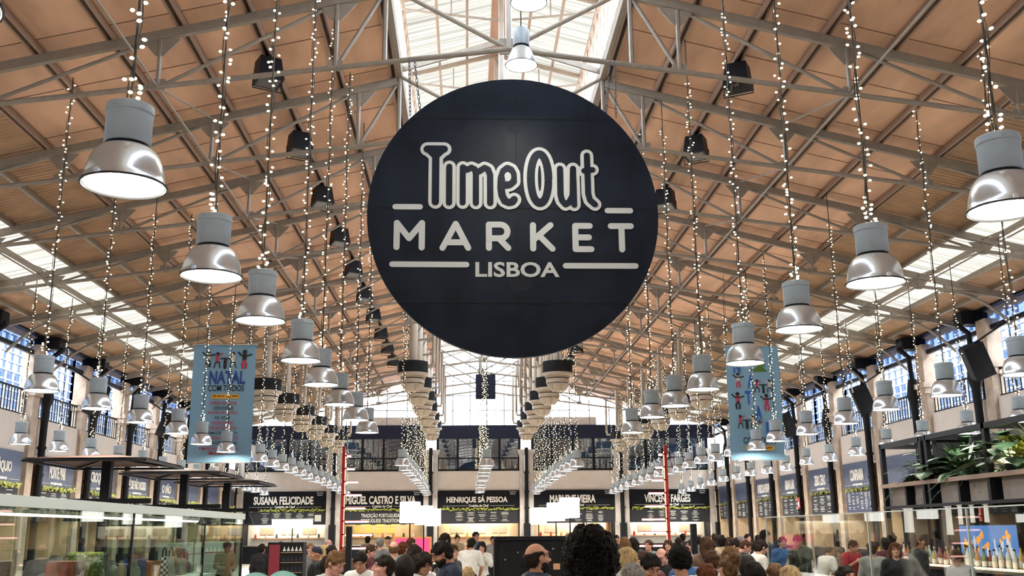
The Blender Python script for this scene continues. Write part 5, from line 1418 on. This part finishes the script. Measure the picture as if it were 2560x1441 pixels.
def person(x, y, ztop, yaw, pose, hair, hc, top, tc, sk, label, glasses=False, beard=None, girth=1.):
    ps = POSES[pose]; s = ztop / float(ps.top()[2]); tp = ps.top(); a = math.radians(yaw)
    dx, dy = -math.sin(a) * -float(tp[1]) * s, math.cos(a) * float(tp[1]) * s
    ox = x + math.sin(a) * float(tp[1]) * s; oy = y - math.cos(a) * float(tp[1]) * s
    t = thing('person', label, 'person', (ox, oy, 0), a); t.scale = (s * girth, s * girth, s)
    put('body', BODY[pose], t, mat=pm('skin', SK[sk])); put('trousers', PANTS, t, mat=pm('cloth', TC['navy' if len(label) % 2 else 'black']))
    put('jacket' if top == 'jacket' else 'shirt', CLOTH[pose, top], t, mat=pm('cloth', TC[tc]))
    def hp(nm, me, loc=(0, 0, 0), m_=None):
        o = put(nm, me, t, mat=m_); o.matrix_local = HM[pose] @ Matrix.Translation(loc); return o
    if hair: hp(HAIR[hair].name.split('.')[0], HAIR[hair], m_=pm('hair', HC[hc]))
    bcol = HC[hc] if hair not in ('beanie', 'cap', 'hood') else HC['dark']
    if beard: hp('beard', BEARD, m_=pm('hair', HC[beard]))
    if not 120 < abs((yaw + 180) % 360 - 180):
        for q in (-1, 1):
            e = hp('eye', EYE, (q * .032, -.078, 1.632)); put('iris', IRIS, e); hp('eyebrow', BROW, (q * .033, -.090, 1.655), pm('hair', bcol))
        if not beard: hp('lips', LIPS, (0, -.0905, 1.556))
    if glasses: hp('glasses', GLASSES)
    return t
person(0.52, 4.40, 1.773, 180, 'stand', 'curly', 'black', 'jacket', 'black', 'b', 'person with big dark curly hair seen from behind, bottom centre')
person(0.55, 8.40, 1.705, 115, 'stand', 'bald', 'dark', 'jacket', 'navy', 'b', 'balding bearded man with glasses facing right before the black case', glasses=True, beard='black')
person(-0.31, 11.00, 1.684, -75, 'down', 'short', 'black', 'jacket', 'navy', 'b', 'dark haired bearded man in navy suit looking down to the left', beard='black')
person(-0.80, 10.20, 1.576, -70, 'stand', 'short', 'dark', 'jacket', 'black', 'd', 'dark haired person in left profile at the bottom edge')
person(-0.63, 10.60, 1.562, 180, 'stand', 'hood', 'black', 'jacket', 'black', 'c', 'person in a black hood from behind, beside the profile at the bottom')
person(-0.46, 11.60, 1.559, 40, 'eat', 'long', 'dark', 'jacket', 'white', 'b', 'person in white jacket eating, left of the navy suit man')
person(-1.29, 10.60, 1.603, 55, 'down', 'short', 'light', 'tee', 'lgrey', 'd', 'brown haired man in pale shirt looking down, left group front')
person(-1.51, 11.40, 1.556, 170, 'stand', 'crop', 'dark', 'jacket', 'green', 'b', 'short dark haired man from behind, left of the brown haired man')
person(-1.32, 12.90, 1.549, -10, 'down', 'short', 'black', 'tee', 'white', 'b', 'dark haired man in white tee facing the camera, behind the slim black post')
person(-2.50, 17.50, 1.562, -80, 'stand', 'beanie', 'navy', 'jacket', 'black', 'b', 'man in black beanie in left profile near the glass shop')
person(-3.28, 22.00, 1.583, 10, 'stand', 'short', 'light', 'long', 'grey', 'd', 'man with glasses looking over by the glass shop corner', glasses=True)
person(-2.64, 19.50, 1.569, 150, 'stand', 'long', 'blond', 'jacket', 'grey', 'a', 'blond woman from behind, near the red left mast')
person(-2.19, 17.00, 1.598, 185, 'stand', 'short', 'black', 'jacket', 'black', 'b', 'black haired man from behind at the foot of the red left mast')
person(-3.56, 27.00, 1.640, 20, 'stand', 'bald', 'grey', 'jacket', 'grey', 'd', 'bald man far back between pillar and red left mast')
person(-2.18, 19.00, 1.558, -150, 'stand', 'crop', 'light', 'jacket', 'brown', 'a', 'brown coated person just right of the red left mast')
person(-3.13, 33.00, 1.692, 180, 'stand', 'short', 'black', 'long', 'grey', 'b', 'black haired person queuing first at the yellow notices')
person(-1.87, 22.50, 1.699, 185, 'stand', 'crop', 'grey', 'long', 'grey', 'd', 'grey sweater man from behind before the yellow notices')
person(-2.12, 28.00, 1.693, 170, 'stand', 'cap', 'black', 'long', 'yellow', 'b', 'person in black cap and pale yellow top, back turned')
person(-1.19, 17.00, 1.659, 180, 'stand', 'bald', 'light', 'long', 'lgrey', 'd', 'bald pink headed man from behind, left of the middle')
person(-1.11, 18.00, 1.636, 150, 'stand', 'short', 'red', 'jacket', 'grey', 'd', 'auburn haired man turned right beside the bald man')
person(-1.29, 24.00, 1.669, 120, 'stand', 'short', 'brown', 'jacket', 'black', 'd', 'brown haired man facing right under the left drum lamps')
person(-0.75, 15.80, 1.590, 120, 'down', 'long', 'dark', 'jacket', 'black', 'c', 'long dark haired woman leaning right, left of middle')
person(-1.81, 20.00, 1.563, 60, 'eat', 'short', 'brown', 'long', 'maroon', 'd', 'man in dark red top facing right, behind the white tee man')
person(-0.47, 20.00, 1.753, -60, 'down', 'short', 'black', 'jacket', 'black', 'a', 'dark haired man in black jacket before the pink screen')
person(-0.24, 15.50, 1.612, 60, 'stand', 'long', 'brown', 'jacket', 'black', 'a', 'brown haired woman in black, right of the navy suit man')
person(0.10, 22.00, 1.653, 165, 'bend', 'short', 'black', 'tee', 'white', 'b', 'man in white tee bending over, seen from behind, middle')
person(0.33, 23.50, 1.571, 0, 'face', 'long', 'dark', 'long', 'white', 'a', 'woman facing the camera with a hand to her mouth')
person(0.25, 30.00, 1.788, 20, 'stand', 'short', 'dark', 'long', 'blue', 'b', 'dark haired cook in patterned blue at the middle stall')
person(-0.34, 36.00, 1.684, 10, 'stand', 'bun', 'brown', 'long', 'beige', 'a', 'woman with bun at the middle stall counter')
person(0.84, 34.00, 1.643, -10, 'stand', 'short', 'dark', 'long', 'lgrey', 'b', 'pale shirted cook at the right of the middle stall')
person(0.01, 12.20, 1.394, 180, 'stand', 'short', 'blond', 'long', 'blue', 'a', 'small blond child from behind at the bottom, middle')
person(2.49, 24.00, 1.700, -30, 'stand', 'bald', 'grey', 'long', 'beige', 'd', 'bald man with pink head left of the big curly hair')
person(2.92, 30.00, 1.722, 60, 'stand', 'crop', 'grey', 'long', 'blue', 'b', 'man in bright blue shirt at the right middle stall')
person(3.55, 33.00, 1.699, 10, 'stand', 'short', 'light', 'long', 'lgrey', 'a', 'first of two cooks behind the right drum lamps')
person(4.04, 34.00, 1.693, -10, 'stand', 'crop', 'grey', 'long', 'lgrey', 'b', 'second of two cooks behind the right drum lamps')
person(3.01, 23.00, 1.760, -120, 'stand', 'short', 'black', 'jacket', 'black', 'a', 'black haired woman turned left above the big curly hair')
person(4.02, 28.00, 1.675, 20, 'stand', 'short', 'black', 'jacket', 'navy', 'b', 'dark haired person between the curly hair and blond woman')
person(3.04, 20.00, 1.664, 175, 'stand', 'long', 'light', 'jacket', 'black', 'a', 'long fair haired woman from behind, right of the curly hair')
person(3.37, 21.00, 1.648, 170, 'stand', 'long', 'black', 'jacket', 'black', 'b', 'long black haired woman from behind by the right post')
person(1.66, 10.80, 1.613, -140, 'stand', 'long', 'blond', 'jacket', 'lgrey', 'a', 'pale blond woman turned away, just right of the curly hair')
person(1.27, 8.00, 1.545, -160, 'stand', 'short', 'grey', 'jacket', 'lgrey', 'a', 'grey haired woman from behind at the bottom edge')
person(2.10, 12.50, 1.536, -60, 'down', 'crop', 'brown', 'jacket', 'maroon', 'd', 'red faced man looking down to the left')
person(1.64, 9.20, 1.577, 15, 'down', 'short', 'black', 'jacket', 'black', 'b', 'young black haired man looking down, bottom right of middle')
person(2.53, 13.60, 1.561, -30, 'down', 'bald', 'brown', 'jacket', 'black', 'd', 'older man with high bald forehead looking down')
person(1.96, 9.60, 1.619, 190, 'phone', 'curly', 'black', 'tee', 'white', 'b', 'curly black haired person in white tee holding up a phone')
person(2.76, 13.00, 1.559, 180, 'stand', 'bald', 'grey', 'jacket', 'blue', 'd', 'grey balding man behind the curly haired phone holder')
person(3.77, 21.50, 1.601, -40, 'stand', 'short', 'brown', 'jacket', 'grey', 'd', 'brown haired man by the right slim black post')
person(4.27, 22.00, 1.593, -20, 'stand', 'long', 'brown', 'jacket', 'beige', 'a', 'woman in beige beneath the glowing right bars')
person(4.21, 21.00, 1.491, 170, 'stand', 'cap', 'white', 'jacket', 'lgrey', 'a', 'person in white cap at the foot of the red right mast')
person(4.12, 19.00, 1.618, -70, 'stand', 'short', 'black', 'jacket', 'black', 'b', 'black haired man in left profile, right of the red right mast')
person(6.68, 32.00, 1.688, 160, 'stand', 'short', 'black', 'jacket', 'navy', 'b', 'dark haired person far back, first right of the red right mast')
person(6.57, 30.00, 1.614, 180, 'stand', 'short', 'black', 'jacket', 'black', 'b', 'dark haired person far back, second right of the red right mast')
person(6.28, 28.00, 1.614, 170, 'stand', 'short', 'dark', 'jacket', 'grey', 'a', 'dark haired person far back, third right of the red right mast')
person(5.31, 26.00, 1.612, 140, 'stand', 'short', 'dark', 'jacket', 'navy', 'c', 'dark haired person beside the right mast glow')
person(3.59, 15.50, 1.685, 175, 'stand', 'long', 'brown', 'jacket', 'brown', 'a', 'tall woman with long brown hair from behind')
person(7.05, 29.40, 1.690, 180, 'stand', 'short', 'brown', 'jacket', 'black', 'b', 'brown haired person at the corner pier')
person(4.92, 20.00, 1.694, 170, 'stand', 'short', 'black', 'jacket', 'beige', 'a', 'black haired woman in beige hooded coat from behind')
person(2.59, 11.00, 1.577, 160, 'stand', 'short', 'brown', 'tee', 'lgrey', 'd', 'brown haired man from behind with bare neck')
person(3.13, 12.30, 1.563, -170, 'stand', 'curly', 'light', 'jacket', 'grey', 'a', 'woman with loose light brown curls from behind')
person(2.47, 9.80, 1.549, -150, 'stand', 'bun', 'light', 'jacket', 'brown', 'a', 'woman with light brown bun and flower clip')
person(1.98, 8.60, 1.517, 180, 'stand', 'short', 'red', 'jacket', 'brown', 'a', 'auburn head from behind at the bottom edge')
person(2.60, 9.40, 1.504, 175, 'stand', 'long', 'black', 'jacket', 'black', 'b', 'long black haired person from behind at the bottom right')
person(3.14, 11.60, 1.510, 150, 'stand', 'hood', 'black', 'jacket', 'black', 'b', 'person in black hood behind the long black hair')
person(6.10, 24.00, 1.626, 60, 'stand', 'short', 'brown', 'jacket', 'beige', 'b', 'brown haired man far right of the beige coat')
person(4.97, 19.00, 1.611, 70, 'down', 'short', 'black', 'jacket', 'black', 'a', 'dark haired man in black leaning right, first of the right table')
person(5.00, 18.40, 1.601, 80, 'down', 'crop', 'brown', 'jacket', 'black', 'd', 'brown haired man in black jacket, second of the right table')
person(5.98, 21.40, 1.568, 60, 'stand', 'short', 'dark', 'tee', 'white', 'd', 'dark haired man in white shirt, third of the right table')
person(4.87, 17.00, 1.621, 110, 'bend', 'short', 'dark', 'long', 'stripe', 'a', 'dark haired man in striped white shirt leaning forward')
person(6.95, 24.00, 1.746, 60, 'stand', 'curly', 'black', 'jacket', 'black', 'd', 'tall black haired woman before the right wall stalls')
person(8.16, 30.00, 1.669, 20, 'stand', 'short', 'black', 'jacket', 'maroon', 'd', 'far person in dark red by the right stalls')
person(8.19, 29.00, 1.638, 180, 'stand', 'long', 'dark', 'jacket', 'black', 'b', 'far long haired person from behind by the right stalls')
person(7.17, 27.00, 1.622, 30, 'stand', 'short', 'grey', 'jacket', 'lgrey', 'd', 'grey haired man far back by the white round sign')
person(7.72, 29.60, 1.572, -20, 'stand', 'short', 'black', 'jacket', 'grey', 'b', 'dark haired person far back under the corner stall')
person(6.67, 21.80, 1.633, 0, 'stand', 'short', 'dark', 'jacket', 'blue', 'b', 'person in blue grey behind the first pane of the bar screen')
person(6.59, 20.60, 1.678, -60, 'eat', 'short', 'brown', 'jacket', 'green', 'b', 'man in dark green jacket behind the bar screen')
person(6.93, 19.60, 1.509, 110, 'bend', 'bald', 'dark', 'tee', 'white', 'c', 'bald waiter in white bending over behind the bar screen')
person(7.56, 20.90, 1.417, -60, 'down', 'short', 'black', 'jacket', 'brown', 'c', 'dark haired person in brown beside the waiter')
person(7.68, 20.40, 1.562, 20, 'eat', 'short', 'brown', 'tee', 'red', 'b', 'man in red tee behind the bar screen')
person(6.74, 17.10, 1.579, 150, 'stand', 'short', 'brown', 'long', 'lgrey', 'a', 'person in pale grey by the bar screen post')
person(2.65, 8.50, 1.492, 180, 'stand', 'long', 'blond', 'jacket', 'brown', 'a', 'blond head at the bottom edge below the bar screen')
person(3.29, 9.00, 1.476, 15, 'stand', 'short', 'black', 'jacket', 'black', 'b', 'face of a dark haired person at the bottom edge')
person(2.91, 9.80, 1.475, -160, 'stand', 'short', 'light', 'jacket', 'brown', 'd', 'fair brown head at the bottom, left of the blond head')
person(6.75, 16.20, 1.569, -15, 'stand', 'long', 'red', 'tee', 'black', 'a', 'woman with glasses in black tee behind the bar glass', glasses=True)
person(7.46, 18.30, 1.630, 180, 'stand', 'short', 'dark', 'jacket', 'maroon', 'b', 'dark haired person from behind near the bar shelves')
person(9.88, 23.80, 1.677, 160, 'stand', 'bun', 'dark', 'jacket', 'maroon', 'b', 'person with dark bun farther back near the bar shelves')
person(7.59, 17.30, 1.694, 90, 'stand', 'short', 'dark', 'jacket', 'black', 'b', 'barman in black in front of the dark bar shelves')
person(6.89, 14.50, 1.476, -60, 'down', 'short', 'brown', 'long', 'grey', 'b', 'barman in grey leaning down behind the bar glass')
person(-4.77, 24.50, 1.559, 170, 'stand', 'short', 'dark', 'jacket', 'black', 'b', 'dark haired person from behind beyond the shopfront end')
person(-4.85, 27.50, 1.576, 150, 'stand', 'long', 'brown', 'jacket', 'navy', 'a', 'long brown haired person far behind the black cabinet')
person(-5.44, 24.00, 1.614, 40, 'down', 'short', 'brown', 'long', 'beige', 'b', 'man with brown hair behind the display in the glass shop')
person(-5.39, 20.00, 1.520, 150, 'stand', 'bun', 'dark', 'jacket', 'green', 'a', 'woman with dark bun inside the glass shop')
person(-5.48, 14.20, 1.528, 180, 'stand', 'long', 'grey', 'jacket', 'lgrey', 'a', 'grey haired person in pale coat inside the glass shop')
